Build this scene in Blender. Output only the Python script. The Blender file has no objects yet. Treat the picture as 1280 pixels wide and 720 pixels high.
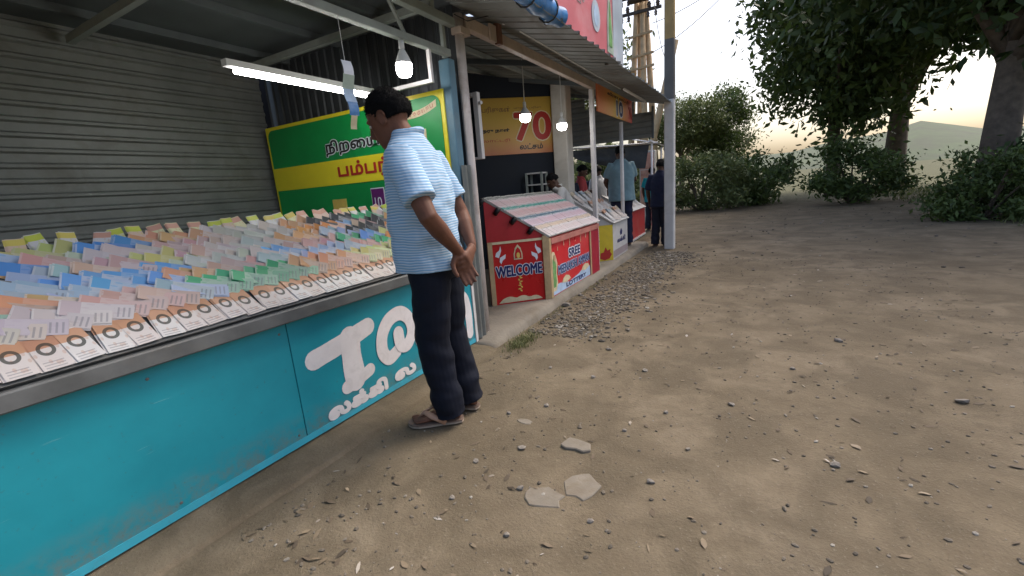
import bpy, bmesh, math, random
import numpy as np
from mathutils import Vector, Matrix, noise
R = math.radians
random.seed(7)
rng = np.random.default_rng(11)
scene = bpy.context.scene
col = scene.collection

# ------------------------------------------------------------------ camera
CAM_H = 1.2
cd = bpy.data.cameras.new('camera')
cam = bpy.data.objects.new('camera', cd)
col.objects.link(cam)
cd.sensor_width = 36.0
cd.lens = 550.0 / 1280.0 * 36.0
cd.clip_start = 0.02
cd.clip_end = 2000
cam.matrix_world = Matrix(((0.8716, -0.0397, 0.4886, 0.0),
                           (0.4843, 0.2260, -0.8452, 0.0),
                           (-0.0769, 0.9733, 0.2165, CAM_H),
                           (0, 0, 0, 1)))
_l, _r, _s = cam.matrix_world.decompose()
cam.matrix_world = Matrix.Translation(_l) @ _r.to_matrix().to_4x4()
scene.camera = cam

# ------------------------------------------------------------------ sky, sun, exposure
SUN_EL, SUN_AZ = 52.0, 28.0          # azimuth from +Y towards +X
w = bpy.data.worlds.new('World')
scene.world = w
w.use_nodes = True
nt = w.node_tree
bg = nt.nodes['Background']
sky = nt.nodes.new('ShaderNodeTexSky')
sky.sky_type = 'NISHITA'
sky.sun_disc = False
sky.sun_elevation = R(SUN_EL)
sky.sun_rotation = R(SUN_AZ)
sky.altitude = 200
sky.air_density = 1.0
sky.dust_density = 6.5
sky.ozone_density = 0.6
nt.links.new(sky.outputs[0], bg.inputs[0])
bg.inputs[1].default_value = 0.15
sd = bpy.data.lights.new('sun', 'SUN')
sd.energy = 1.0
sd.angle = R(25)
sd.color = (1.0, 0.97, 0.93)
sun = bpy.data.objects.new('sun', sd)
col.objects.link(sun)
_sv = Vector((math.sin(R(SUN_AZ)) * math.cos(R(SUN_EL)), math.cos(R(SUN_AZ)) * math.cos(R(SUN_EL)), math.sin(R(SUN_EL))))
sun.rotation_euler = _sv.to_track_quat('Z', 'Y').to_euler()
scene.view_settings.view_transform = 'Standard'
scene.view_settings.look = 'None'
scene.view_settings.gamma = 1.0
scene.view_settings.use_curve_mapping = False
scene.view_settings.exposure = 0.95
scene.cycles.max_bounces = 8
scene.cycles.use_denoising = True

# ------------------------------------------------------------------ materials
def srgb(r, g, b):
    f = lambda c: (c / 255 / 12.92) if c / 255 <= 0.04045 else ((c / 255 + 0.055) / 1.055) ** 2.4
    return (f(r), f(g), f(b))

class NT:
    def __init__(s, m):
        s.t = m.node_tree
    def n(s, typ, **kw):
        x = s.t.nodes.new(typ)
        for k, v in kw.items():
            if k.startswith('i_'):
                key = k[2:]
                key = int(key) if key.isdigit() else key
                x.inputs[key].default_value = v
            else:
                setattr(x, k, v)
        return x
    def l(s, a, b):
        s.t.links.new(a, b)
    def math(s, op, a, b=None, clamp=False):
        x = s.n('ShaderNodeMath', operation=op, use_clamp=clamp)
        for i, v in enumerate((a, b)):
            if v is None: continue
            if isinstance(v, (int, float)): x.inputs[i].default_value = v
            else: s.l(v, x.inputs[i])
        return x.outputs[0]
    def mix(s, fac, a, b, blend='MIX'):
        x = s.n('ShaderNodeMix', data_type='RGBA', blend_type=blend)
        for i, v in ((0, fac), (6, a), (7, b)):
            if isinstance(v, (int, float)): x.inputs[i].default_value = v
            elif isinstance(v, (tuple, list)): x.inputs[i].default_value = (*v[:3], 1)
            else: s.l(v, x.inputs[i])
        return x.outputs[2]
    def ramp(s, fac, stops, interp='LINEAR'):
        x = s.n('ShaderNodeValToRGB')
        r = x.color_ramp
        r.interpolation = interp
        while len(r.elements) < len(stops): r.elements.new(0.5)
        for e, (p, c) in zip(r.elements, stops):
            e.position = p
            e.color = (*c[:3], 1) if isinstance(c, (tuple, list)) else (c, c, c, 1)
        s.l(fac, x.inputs[0])
        return x.outputs[0]
    def noise(s, vec, scale, detail=4, rough=0.55, dist=0.0):
        x = s.n('ShaderNodeTexNoise', i_Scale=scale, i_Detail=detail, i_Roughness=rough, i_Distortion=dist)
        if vec is not None: s.l(vec, x.inputs['Vector'])
        return x.outputs[0]

def newmat(name):
    m = bpy.data.materials.new(name)
    m.use_nodes = True
    t = NT(m)
    p = m.node_tree.nodes['Principled BSDF']
    return m, t, p

def mat(name, c, rough=0.6, metal=0.0, var=0.18, scale=6.0, bump=0.0, bscale=None, dirt=None, dirt_amt=0.5, spec=0.4, emit=None, estr=0.0, sheen=0.0, coord='Object', dscale=3.0):
    """paint / cloth / metal with uneven tone, optional dirt colour in blotches, optional relief"""
    m, t, p = newmat(name)
    tc = t.n('ShaderNodeTexCoord').outputs[coord]
    n1 = t.noise(tc, scale, 5, 0.6)
    lo = tuple(max(0, x * (1 - var)) for x in c)
    hi = tuple(min(1, x * (1 + var)) for x in c)
    colr = t.ramp(n1, [(0.3, lo), (0.7, hi)])
    if dirt:
        n2 = t.noise(tc, dscale, 6, 0.7, 0.4)
        f = t.ramp(n2, [(0.5, 0.0), (0.72, dirt_amt)])
        colr = t.mix(f, colr, dirt)
    t.l(colr, p.inputs['Base Color'])
    rr = t.ramp(n1, [(0.3, max(0.02, rough - 0.1)), (0.7, min(1, rough + 0.08))])
    t.l(rr, p.inputs['Roughness'])
    p.inputs['Metallic'].default_value = metal
    p.inputs['Specular IOR Level'].default_value = spec
    if sheen:
        p.inputs['Sheen Weight'].default_value = sheen
    if emit:
        p.inputs['Emission Color'].default_value = (*emit, 1)
        p.inputs['Emission Strength'].default_value = estr
    if bump:
        nb = t.noise(tc, bscale or scale * 6, 6, 0.65)
        b = t.n('ShaderNodeBump', i_Strength=bump, i_Distance=0.01)
        t.l(nb, b.inputs['Height'])
        t.l(b.outputs[0], p.inputs['Normal'])
    return m

M = {}
DIRT = (0.19, 0.15, 0.10)
M['teal'] = mat('teal_paint', (0.006, 0.27, 0.345), 0.5, var=0.16, scale=2, dirt=(0.05, 0.19, 0.20), dirt_amt=0.7, dscale=2.2, bump=0.05, bscale=60)
M['letter_white'] = mat('letter_white', (0.74, 0.70, 0.70), 0.6, var=0.06, scale=9, dirt=(0.45, 0.42, 0.40), dirt_amt=0.35, dscale=14)
M['grey_lip'] = mat('lip_grey', (0.12, 0.125, 0.125), 0.5, var=0.25, scale=8, dirt=DIRT, dirt_amt=0.25)
M['blue_post'] = mat('blue_post_paint', (0.11, 0.22, 0.30), 0.45, var=0.15, scale=5, dirt=(0.2, 0.25, 0.27), dirt_amt=0.6)
M['cream_pipe'] = mat('cream_pipe_paint', (0.62, 0.55, 0.52), 0.5, var=0.12, scale=7, dirt=(0.33, 0.22, 0.16), dirt_amt=0.7, dscale=4)
M['tan_beam'] = mat('tan_beam_paint', (0.50, 0.40, 0.33), 0.55, var=0.14, scale=5, dirt=(0.25, 0.18, 0.14), dirt_amt=0.6)
M['white_pipe'] = mat('white_pipe_paint', (0.66, 0.63, 0.62), 0.5, var=0.08, scale=6, dirt=(0.35, 0.30, 0.26), dirt_amt=0.5)
M['grey_steel'] = mat('grey_steel_paint', (0.27, 0.30, 0.28), 0.5, var=0.15, scale=6, dirt=(0.14, 0.12, 0.10), dirt_amt=0.5)
M['dark_soffit'] = mat('dark_soffit', (0.10, 0.115, 0.12), 0.7, var=0.2, scale=3)
M['roof_zinc'] = mat('weathered_zinc', (0.20, 0.21, 0.195), 0.6, metal=0.1, var=0.22, scale=2.5, dirt=(0.12, 0.09, 0.07), dirt_amt=0.7, dscale=1.6)
M['dark_sheet'] = mat('dark_metal_sheet', (0.05, 0.055, 0.06), 0.45, metal=0.3, var=0.25, scale=3)
M['back_sheet'] = mat('grey_back_sheet', (0.20, 0.21, 0.20), 0.5, metal=0.2, var=0.2, scale=3, dirt=(0.10, 0.08, 0.06), dirt_amt=0.5)
M['navy_wall'] = mat('navy_wall', (0.012, 0.016, 0.025), 0.8, var=0.3, scale=2)
M['pillar'] = mat('pillar_paint', (0.50, 0.47, 0.42), 0.75, var=0.12, scale=4, dirt=(0.28, 0.24, 0.19), dirt_amt=0.5, bump=0.15)
M['red'] = mat('red_paint', (0.43, 0.018, 0.026), 0.4, var=0.12, scale=4, dirt=(0.30, 0.05, 0.05), dirt_amt=0.4)
M['red_print'] = mat('red_print', (0.50, 0.006, 0.009), 0.35, var=0.08, scale=3, dirt=(0.38, 0.03, 0.03), dirt_amt=0.35)
M['red_bright'] = mat('red_front_print', (0.62, 0.022, 0.030), 0.35, var=0.08, scale=3, dirt=(0.45, 0.12, 0.11), dirt_amt=0.4)
M['maroon'] = mat('maroon_paint', (0.36, 0.012, 0.035), 0.4, var=0.1)
M['wood_trim'] = mat('pale_wood', (0.44, 0.31, 0.17), 0.6, var=0.25, scale=9, dirt=(0.22, 0.16, 0.10), dirt_amt=0.5, bump=0.1)
M['pink_trim'] = mat('pinkish_wood_trim', (0.45, 0.17, 0.14), 0.6, var=0.2, scale=7)
M['navy_ink'] = mat('navy_ink', (0.010, 0.016, 0.115), 0.4, var=0.05)
M['white_ink'] = mat('white_ink', (0.74, 0.76, 0.82), 0.45, var=0.05)
M['black_ink'] = mat('black_ink', (0.02, 0.02, 0.02), 0.5, var=0.1)
M['red_ink'] = mat('red_ink', (0.42, 0.025, 0.02), 0.5, var=0.1)
M['yellow_ink'] = mat('yellow_ink', (0.72, 0.52, 0.12), 0.5, var=0.12, scale=10)
M['cream_ink'] = mat('cream_ink', (0.66, 0.56, 0.36), 0.5, var=0.2, scale=14)
M['blue_ink'] = mat('pale_blue_ink', (0.42, 0.55, 0.72), 0.5, var=0.2, scale=10)
M['green_ink'] = mat('green_ink', (0.16, 0.35, 0.12), 0.5, var=0.4, scale=20)
M['green_banner'] = mat('green_vinyl', (0.008, 0.27, 0.062), 0.35, var=0.22, scale=1.2)
M['yellow_banner'] = mat('yellow_vinyl', (0.80, 0.68, 0.03), 0.35, var=0.08, scale=2)
M['purple_ink'] = mat('purple_ink', (0.13, 0.02, 0.14), 0.4)
M['clip_black'] = mat('black_clip', (0.012, 0.012, 0.014), 0.35)
M['concrete'] = mat('worn_concrete', (0.205, 0.18, 0.145), 0.9, var=0.2, scale=2.2, dirt=(0.135, 0.106, 0.072), dirt_amt=0.9, bump=0.5, bscale=26, dscale=1.8)
M['yellow_paint'] = mat('yellow_paint', (0.62, 0.46, 0.03), 0.5, var=0.15, scale=3, dirt=(0.40, 0.30, 0.08), dirt_amt=0.5)
M['white_board'] = mat('white_board', (0.52, 0.51, 0.50), 0.6, var=0.1, scale=3, dirt=(0.32, 0.30, 0.27), dirt_amt=0.5)
M['grey_board'] = mat('grey_board', (0.40, 0.385, 0.37), 0.6, var=0.12, scale=3, dirt=(0.25, 0.22, 0.20), dirt_amt=0.5)
M['blue_tarp'] = mat('blue_tarp', (0.05, 0.20, 0.48), 0.4, var=0.35, scale=6, dirt=(0.35, 0.42, 0.50), dirt_amt=0.6, bump=0.3, bscale=20)
M['dark_tarp'] = mat('dark_tarp', (0.035, 0.04, 0.045), 0.6, var=0.3, scale=2, dirt=(0.09, 0.09, 0.08), dirt_amt=0.6)
M['olive_tarp'] = mat('olive_tarp', (0.13, 0.14, 0.11), 0.6, var=0.25, scale=2)
M['pole_wood'] = mat('tan_concrete_pole', (0.50, 0.36, 0.21), 0.8, var=0.25, scale=5, bump=0.2)
M['pole_white'] = mat('pole_white_paint', (0.62, 0.60, 0.58), 0.75, var=0.08, scale=5, dirt=(0.38, 0.34, 0.30), dirt_amt=0.5, bump=0.15)
M['pole_grey'] = mat('pole_grey_paint', (0.125, 0.12, 0.115), 0.75, var=0.15, scale=5, bump=0.15)
M['pole_ochre'] = mat('pole_ochre_paint', (0.36, 0.25, 0.11), 0.75, var=0.2, scale=5, bump=0.15)
M['iron'] = mat('rusty_iron', (0.09, 0.075, 0.065), 0.6, metal=0.5, var=0.3)
M['porcelain'] = mat('brown_porcelain', (0.12, 0.09, 0.08), 0.3, var=0.2)
M['white_plastic'] = mat('white_plastic', (0.72, 0.73, 0.72), 0.35, var=0.05)
M['wire'] = mat('wire_black', (0.03, 0.03, 0.03), 0.5)
M['wire_white'] = mat('wire_white', (0.6, 0.6, 0.58), 0.5)
M['brown_block'] = mat('brown_block', (0.16, 0.075, 0.05), 0.6, var=0.2)
M['stone'] = mat('pebble', (0.20, 0.18, 0.155), 0.9, var=0.35, scale=3, bump=0.3, coord='Generated')
M['slab'] = mat('slab_grey', (0.190, 0.166, 0.132), 0.9, var=0.16, scale=14, dirt=(0.150, 0.120, 0.082), dirt_amt=0.8, dscale=9, bump=0.2, bscale=90)
M['led'] = mat('led_diffuser', (0.9, 0.9, 0.9), 0.4, var=0, emit=(1.0, 0.98, 0.95), estr=22.0)
M['pink_board'] = mat('pink_vinyl', (0.58, 0.17, 0.20), 0.4, var=0.12, scale=1.5, dirt=(0.66, 0.40, 0.42), dirt_amt=0.6, dscale=1.0)
M['pale_blue_vinyl'] = mat('pale_blue_vinyl', (0.45, 0.52, 0.60), 0.4, var=0.15, scale=3, dirt=(0.6, 0.45, 0.45), dirt_amt=0.5)
M['pale_green_vinyl'] = mat('pale_green_vinyl', (0.42, 0.50, 0.42), 0.4, var=0.3, scale=6)
M['grey_ink'] = mat('grey_ink', (0.33, 0.27, 0.28), 0.5)
M['poster'] = mat('faded_poster', (0.48, 0.24, 0.17), 0.6, var=0.35, scale=5, dirt=(0.55, 0.42, 0.32), dirt_amt=0.9, dscale=4)
M['skin'] = mat('brown_skin', (0.135, 0.060, 0.038), 0.58, var=0.2, scale=14, bump=0.1, bscale=140, spec=0.2)
M['skin2'] = mat('dark_skin', (0.085, 0.042, 0.028), 0.5, var=0.12, scale=10)
M['hair'] = mat('black_hair', (0.005, 0.005, 0.0055), 0.8, var=0.3, scale=60, bump=0.6, bscale=260, spec=0.12)
M['eye'] = mat('eye_white', (0.5, 0.48, 0.45), 0.3)
M['trouser_navy'] = mat('navy_trouser_cloth', (0.0065, 0.0085, 0.017), 0.8, var=0.2, scale=10, spec=0.2, bump=0.12, bscale=300)
M['strap'] = mat('tan_leather', (0.42, 0.24, 0.16), 0.5, var=0.15, scale=20)
M['sole'] = mat('sandal_sole', (0.16, 0.11, 0.085), 0.7, var=0.2, scale=20)
M['sole_edge'] = mat('sandal_sole_edge', (0.30, 0.24, 0.19), 0.7, var=0.15, scale=20)
M['bark'] = mat('bark', (0.13, 0.10, 0.075), 0.9, var=0.35, scale=9, bump=0.6)
for k, c in dict(cloth_bluegrey=(0.17, 0.27, 0.31), cloth_teal=(0.01, 0.27, 0.33), cloth_white=(0.55, 0.54, 0.52), cloth_red=(0.36, 0.05, 0.05), cloth_dark=(0.012, 0.014, 0.028), cloth_navy=(0.012, 0.016, 0.045)).items():
    M[k] = mat(k, c, 0.85, var=0.15, scale=8, bump=0.1, bscale=120)

# striped polo shirt
m, t, p = newmat('striped_shirt')
tc = t.n('ShaderNodeTexCoord').outputs['Object']
sx = t.n('ShaderNodeSeparateXYZ'); t.l(tc, sx.inputs[0])
wob = t.noise(tc, 5.0, 2)
z = t.math('ADD', sx.outputs[2], t.math('MULTIPLY', wob, 0.03))
fr = t.math('FRACT', t.math('MULTIPLY', z, 1 / 0.0125))
c1 = t.ramp(fr, [(0.0, (0.52, 0.61, 0.70)), (0.25, (0.52, 0.61, 0.70)), (0.33, (0.13, 0.26, 0.43)), (0.50, (0.19, 0.34, 0.52)), (0.60, (0.25, 0.42, 0.61)), (0.92, (0.28, 0.45, 0.64)), (1.0, (0.52, 0.61, 0.70))])
t.l(c1, p.inputs['Base Color'])
p.inputs['Roughness'].default_value = 0.85
p.inputs['Specular IOR Level'].default_value = 0.25
b = t.n('ShaderNodeBump', i_Strength=0.1, i_Distance=0.002); t.l(t.noise(tc, 400, 2), b.inputs['Height']); t.l(b.outputs[0], p.inputs['Normal'])
M['shirt'] = m

# dirt ground
m, t, p = newmat('dirt_ground')
tc = t.n('ShaderNodeTexCoord').outputs['Object']
n1 = t.noise(tc, 0.9, 6, 0.6, 0.3)
n2 = t.noise(tc, 7.0, 8, 0.7)
n3 = t.noise(tc, 90.0, 4, 0.7)
c = t.ramp(n1, [(0.3, (0.122, 0.098, 0.064)), (0.5, (0.172, 0.139, 0.095)), (0.7, (0.222, 0.182, 0.130))])
n4 = t.noise(tc, 2.6, 5, 0.6, 0.6)
c = t.mix(t.ramp(n4, [(0.40, 0.75), (0.58, 0.0)]), c, (0.098, 0.080, 0.054))
c = t.mix(t.ramp(n2, [(0.35, 0.45), (0.62, 0.0)]), c, (0.110, 0.086, 0.058))
c = t.mix(t.ramp(n3, [(0.60, 0.0), (0.74, 0.6)]), c, (0.27, 0.24, 0.195))
c = t.mix(t.ramp(n3, [(0.26, 0.6), (0.42, 0.0)]), c, (0.10, 0.078, 0.052))
sx_g = t.n('ShaderNodeSeparateXYZ'); t.l(tc, sx_g.inputs[0])
vx = t.math('ADD', sx_g.outputs[0], t.math('MULTIPLY', n1, 1.5))
vy_ = t.math('MULTIPLY', t.math('SUBTRACT', sx_g.outputs[1], 17.0), 0.2)
c = t.mix(t.ramp(t.math('MAXIMUM', vy_, t.math('MULTIPLY', t.math('SUBTRACT', vx, 4.0), 0.5)), [(0.0, 0.0), (1.0, 0.8)]), c, (0.070, 0.078, 0.036))
c = t.mix(t.ramp(t.math('MULTIPLY', t.math('SUBTRACT', vx, 400.0), 0.5, True), [(0.0, 0.0), (1.0, 0.8)]), c, (0.070, 0.078, 0.036))
t.l(c, p.inputs['Base Color'])
p.inputs['Roughness'].default_value = 0.95
p.inputs['Specular IOR Level'].default_value = 0.15
hh = t.math('ADD', t.math('MULTIPLY', n2, 0.7), t.math('MULTIPLY', n3, 0.3))
b = t.n('ShaderNodeBump', i_Strength=0.8, i_Distance=0.02); t.l(hh, b.inputs['Height']); t.l(b.outputs[0], p.inputs['Normal'])
M['dirt'] = m

def leaf_mat(name, c, c2):
    m, t, p = newmat(name)
    rnd = t.n('ShaderNodeNewGeometry').outputs['Random Per Island']
    cc = t.ramp(rnd, [(0.0, c), (0.6, c2), (1.0, tuple(x * 1.4 for x in c2))])
    t.l(cc, p.inputs['Base Color'])
    p.inputs['Roughness'].default_value = 0.6
    tr = t.n('ShaderNodeBsdfTranslucent'); t.l(cc, tr.inputs[0])
    mx = t.n('ShaderNodeMixShader', i_0=0.25)
    t.l(p.outputs[0], mx.inputs[1]); t.l(tr.outputs[0], mx.inputs[2])
    t.l(mx.outputs[0], m.node_tree.nodes['Material Output'].inputs[0])
    return m
M['leaf_dark'] = leaf_mat('leaf_dark', (0.022, 0.045, 0.012), (0.05, 0.085, 0.022))
M['leaf_mid'] = leaf_mat('leaf_mid', (0.04, 0.07, 0.016), (0.085, 0.125, 0.03))
M['leaf_pale'] = leaf_mat('leaf_pale', (0.07, 0.10, 0.03), (0.14, 0.17, 0.06))
M['grass'] = leaf_mat('grass_blades', (0.07, 0.09, 0.025), (0.15, 0.16, 0.06))
M['hill'] = mat('hill_scrub', (0.075, 0.095, 0.055), 0.95, var=0.4, scale=0.06)

# lottery ticket print: UV x across, y along; a value per object picks the colours
def ticket_mat(name, paper, bands, ring=False, lines=(0.2, 0.2, 0.22)):
    m, t, p = newmat(name)
    uv = t.n('ShaderNodeTexCoord').outputs['UV']
    s = t.n('ShaderNodeSeparateXYZ'); t.l(uv, s.inputs[0])
    rnd = t.n('ShaderNodeObjectInfo').outputs['Random']
    if bands:
        bandc = t.ramp(rnd, [(i / len(bands), b_) for i, b_ in enumerate(bands)], 'CONSTANT')
    else:
        bandc = t.n('ShaderNodeObjectInfo').outputs['Color']
    rnd2 = t.math('FRACT', t.math('MULTIPLY', rnd, 7.31))
    paperc = t.ramp(rnd2, [(i / len(paper), b_) for i, b_ in enumerate(paper)], 'CONSTANT') if paper else t.mix(t.math('ADD', 0.10, t.math('MULTIPLY', rnd2, 0.5)), bandc, (0.58, 0.57, 0.56))
    x, y = s.outputs[0], s.outputs[1]
    band = t.math('MULTIPLY', t.math('GREATER_THAN', y, 0.62 if ring else 0.72), t.math('LESS_THAN', y, 0.97))
    cc = t.mix(band, paperc, bandc)
    vor = t.n('ShaderNodeTexVoronoi', i_Scale=5.0); t.l(uv, vor.inputs['Vector'])
    cc = t.mix(t.math('MULTIPLY', t.math('LESS_THAN', vor.outputs['Distance'], 0.30), 0.4), cc, bandc)
    ln = t.math('GREATER_THAN', t.math('FRACT', t.math('MULTIPLY', y, 13)), 0.62)
    lm = t.math('MULTIPLY', ln, t.math('LESS_THAN', y, 0.28))
    lm = t.math('MULTIPLY', lm, t.math('MULTIPLY', t.math('GREATER_THAN', x, 0.12), t.math('LESS_THAN', x, 0.8)))
    cc = t.mix(t.math('MULTIPLY', lm, 0.6), cc, lines)
    if ring:
        dx = t.math('SUBTRACT', x, 0.5); dy = t.math('MULTIPLY', t.math('SUBTRACT', y, 0.58), 1.6)
        d = t.math('SQRT', t.math('ADD', t.math('MULTIPLY', dx, dx), t.math('MULTIPLY', dy, dy)))
        rg = t.math('MULTIPLY', t.math('GREATER_THAN', d, 0.17), t.math('LESS_THAN', d, 0.30))
        cc = t.mix(t.math('MULTIPLY', rg, 0.85), cc, (0.03, 0.035, 0.03))
    t.l(cc, p.inputs['Base Color'])
    p.inputs['Roughness'].default_value = 0.55
    return m
WHT = (0.58, 0.57, 0.56)
M['ticket_ring'] = ticket_mat('ticket_ring', [WHT, (0.55, 0.50, 0.47), (0.56, 0.52, 0.50)], [(0.45, 0.25, 0.15), (0.42, 0.22, 0.14), (0.48, 0.28, 0.18)], True)
M['ticket_fan'] = ticket_mat('ticket_fan', None, None)
M['ticket_top'] = ticket_mat('ticket_top', [(0.62, 0.60, 0.35), (0.60, 0.45, 0.36), WHT], [(0.50, 0.55, 0.08), (0.55, 0.30, 0.22), (0.60, 0.50, 0.12)])
def row_mat(name, base, ink, freq=28.0, amt=0.75):
    m, t, p = newmat(name)
    uv = t.n('ShaderNodeTexCoord').outputs['UV']
    s = t.n('ShaderNodeSeparateXYZ'); t.l(uv, s.inputs[0])
    x, y = s.outputs[0], s.outputs[1]
    rnd = t.n('ShaderNodeNewGeometry').outputs['Random Per Island']
    nz = t.noise(uv, 9.0, 3)
    msk = t.math('MULTIPLY', t.math('GREATER_THAN', y, 0.2), t.math('LESS_THAN', y, 0.8))
    msk = t.math('MULTIPLY', msk, t.math('GREATER_THAN', nz, 0.44 if amt < 0.7 else 0.34))
    cc = t.mix(t.math('MULTIPLY', msk, amt), base, ink)
    cc = t.mix(t.math('MULTIPLY', t.math('GREATER_THAN', t.math('FRACT', t.math('MULTIPLY', x, 2.0)), 0.62), 0.6), cc, ink)
    cc = t.mix(t.math('MULTIPLY', rnd, 0.3), cc, tuple(min(1, b_ * 0.7) for b_ in base))
    t.l(cc, p.inputs['Base Color']); p.inputs['Roughness'].default_value = 0.5
    return m

# ------------------------------------------------------------------ mesh helpers
class MB:
    def __init__(s):
        s.v, s.f, s.uv = [], [], {}
    def add(s, vs, fs):
        o = len(s.v)
        s.v += [tuple(x) for x in vs]
        s.f += [tuple(i + o for i in f) for f in fs]
        return s
    def box(s, a, b):
        (x0, y0, z0), (x1, y1, z1) = a, b
        x0, x1 = min(x0, x1), max(x0, x1); y0, y1 = min(y0, y1), max(y0, y1); z0, z1 = min(z0, z1), max(z0, z1)
        return s.add([(x0, y0, z0), (x1, y0, z0), (x1, y1, z0), (x0, y1, z0), (x0, y0, z1), (x1, y0, z1), (x1, y1, z1), (x0, y1, z1)],
                     [(3, 2, 1, 0), (4, 5, 6, 7), (0, 1, 5, 4), (1, 2, 6, 5), (2, 3, 7, 6), (3, 0, 4, 7)])
    def bar(s, a, b, w, h, up=(0, 0, 1)):
        """rectangular bar from a to b, w sideways, h along up"""
        a, b = Vector(a), Vector(b)
        d = (b - a).normalized(); u = Vector(up)
        if abs(d.dot(u)) > 0.98: u = Vector((1, 0, 0))
        r = d.cross(u).normalized(); u = r.cross(d).normalized()
        vs = []
        for p_ in (a, b):
            for i, j in ((-1, -1), (1, -1), (1, 1), (-1, 1)):
                vs.append(p_ + r * (i * w / 2) + u * (j * h / 2))
        return s.add(vs, [(0, 3, 2, 1), (4, 5, 6, 7), (0, 1, 5, 4), (1, 2, 6, 5), (2, 3, 7, 6), (3, 0, 4, 7)])
    def loft(s, rings, cap=True):
        n = len(rings[0]); o = len(s.v)
        for r_ in rings: s.v += [tuple(x) for x in r_]
        for k in range(len(rings) - 1):
            for i in range(n):
                j = (i + 1) % n
                s.f.append((o + k * n + i, o + k * n + j, o + (k + 1) * n + j, o + (k + 1) * n + i))
        if cap:
            s.f.append(tuple(o + i for i in reversed(range(n))))
            s.f.append(tuple(o + (len(rings) - 1) * n + i for i in range(n)))
        return s
    def tube(s, pts, rad, n=10, round_ends=False, flat=None):
        """flat=(axis vector, factor): squash cross sections along that axis"""
        pts = [Vector(p_) for p_ in pts]
        if not isinstance(rad, (list, tuple)): rad = [rad] * len(pts)
        rad = list(rad)
        if round_ends:
            d0 = (pts[0] - pts[1]).normalized(); d1 = (pts[-1] - pts[-2]).normalized()
            P, Q = [], []
            for a in (80, 55, 28):
                P.append(pts[0] + d0 * rad[0] * math.sin(R(a))); Q.append(rad[0] * math.cos(R(a)))
            E_, G = [], []
            for a in (28, 55, 80):
                E_.append(pts[-1] + d1 * rad[-1] * math.sin(R(a))); G.append(rad[-1] * math.cos(R(a)))
            pts = P + pts + E_; rad = Q + rad + G
        rings = []; u = None
        for k, p_ in enumerate(pts):
            a = pts[max(0, k - 1)]; b = pts[min(len(pts) - 1, k + 1)]
            d = (b - a).normalized()
            if u is None:
                u = Vector((0, 0, 1)) if abs(d.z) < 0.9 else Vector((1, 0, 0))
            u = (u - d * u.dot(d)).normalized(); v = d.cross(u)
            ring = []
            for i in range(n):
                an = 2 * math.pi * i / n
                q = u * math.cos(an) * rad[k] + v * math.sin(an) * rad[k]
                if flat:
                    ax = Vector(flat[0]); q = q - ax * (q.dot(ax) * (1 - flat[1]))
                ring.append(p_ + q)
            rings.append(ring)
        return s.loft(rings)
    def lathe(s, c, prof, n=20):
        c = Vector(c)
        return s.loft([[c + Vector((r_ * math.cos(2 * math.pi * i / n), r_ * math.sin(2 * math.pi * i / n), z_)) for i in range(n)] for r_, z_ in prof])
    def ball(s, c, rx, ry, rz, n=12, k=8, ax=None):
        c = Vector(c); A = ax or (Vector((1, 0, 0)), Vector((0, 1, 0)), Vector((0, 0, 1)))
        rings = []
        for j in range(k):
            th = math.pi * (j + 0.5) / k
            rings.append([c + A[0] * (rx * math.sin(th) * math.cos(2 * math.pi * i / n)) + A[1] * (ry * math.sin(th) * math.sin(2 * math.pi * i / n)) + A[2] * (-rz * math.cos(th)) for i in range(n)])
        return s.loft(rings)
    def prism(s, pts, n, depth):
        """polygon pts (3D, CCW seen from n) extruded by depth against n"""
        n = Vector(n).normalized(); k = len(pts)
        pts = [Vector(p_) for p_ in pts]
        vs = pts + [p_ - n * depth for p_ in pts]
        fs = [tuple(range(k)), tuple(reversed(range(k, 2 * k)))]
        for i in range(k):
            j = (i + 1) % k
            fs.append((i, i + k, j + k, j))
        return s.add(vs, fs)
    def mesh(s, name, smooth=False, bevel=0):
        me = bpy.data.meshes.new(name)
        me.from_pydata([tuple(v) for v in s.v], [], s.f)
        bm = bmesh.new(); bm.from_mesh(me)
        bmesh.ops.recalc_face_normals(bm, faces=bm.faces)
        if bevel:
            es = [e for e in bm.edges if len(e.link_faces) == 2 and e.calc_face_angle(0) > 0.6]
            bmesh.ops.bevel(bm, geom=es, offset=bevel, segments=1, affect='EDGES', clamp_overlap=True)
        bm.to_mesh(me); bm.free()
        if smooth:
            me.polygons.foreach_set('use_smooth', [True] * len(me.polygons))
        me.update()
        return me
    def build(s, name, material, parent=None, smooth=False, bevel=0, origin=None):
        if origin is not None:
            o_ = Vector(origin); s.v = [tuple(Vector(v) - o_) for v in s.v]
        return link(name, s.mesh(name, smooth, bevel), material, parent, origin)

def link(name, me, material, parent=None, origin=None):
    if material is not None and not me.materials:
        me.materials.append(M[material] if isinstance(material, str) else material)
    o = bpy.data.objects.new(name, me)
    col.objects.link(o)
    if origin is not None: o.location = origin
    if parent is not None:
        o.parent = parent
        if origin is None or True:
            o.matrix_parent_inverse = parent.matrix_basis.inverted()
    return o

def tag(o, label, cat, group=None, kind=None):
    o['label'] = label; o['category'] = cat
    if group: o['group'] = group
    if kind: o['kind'] = kind
    return o

def thing(name, label, cat, loc, group=None):
    e = bpy.data.objects.new(name, None)
    col.objects.link(e)
    e.location = loc
    e.empty_display_size = 0.1
    return tag(e, label, cat, group)

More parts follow.
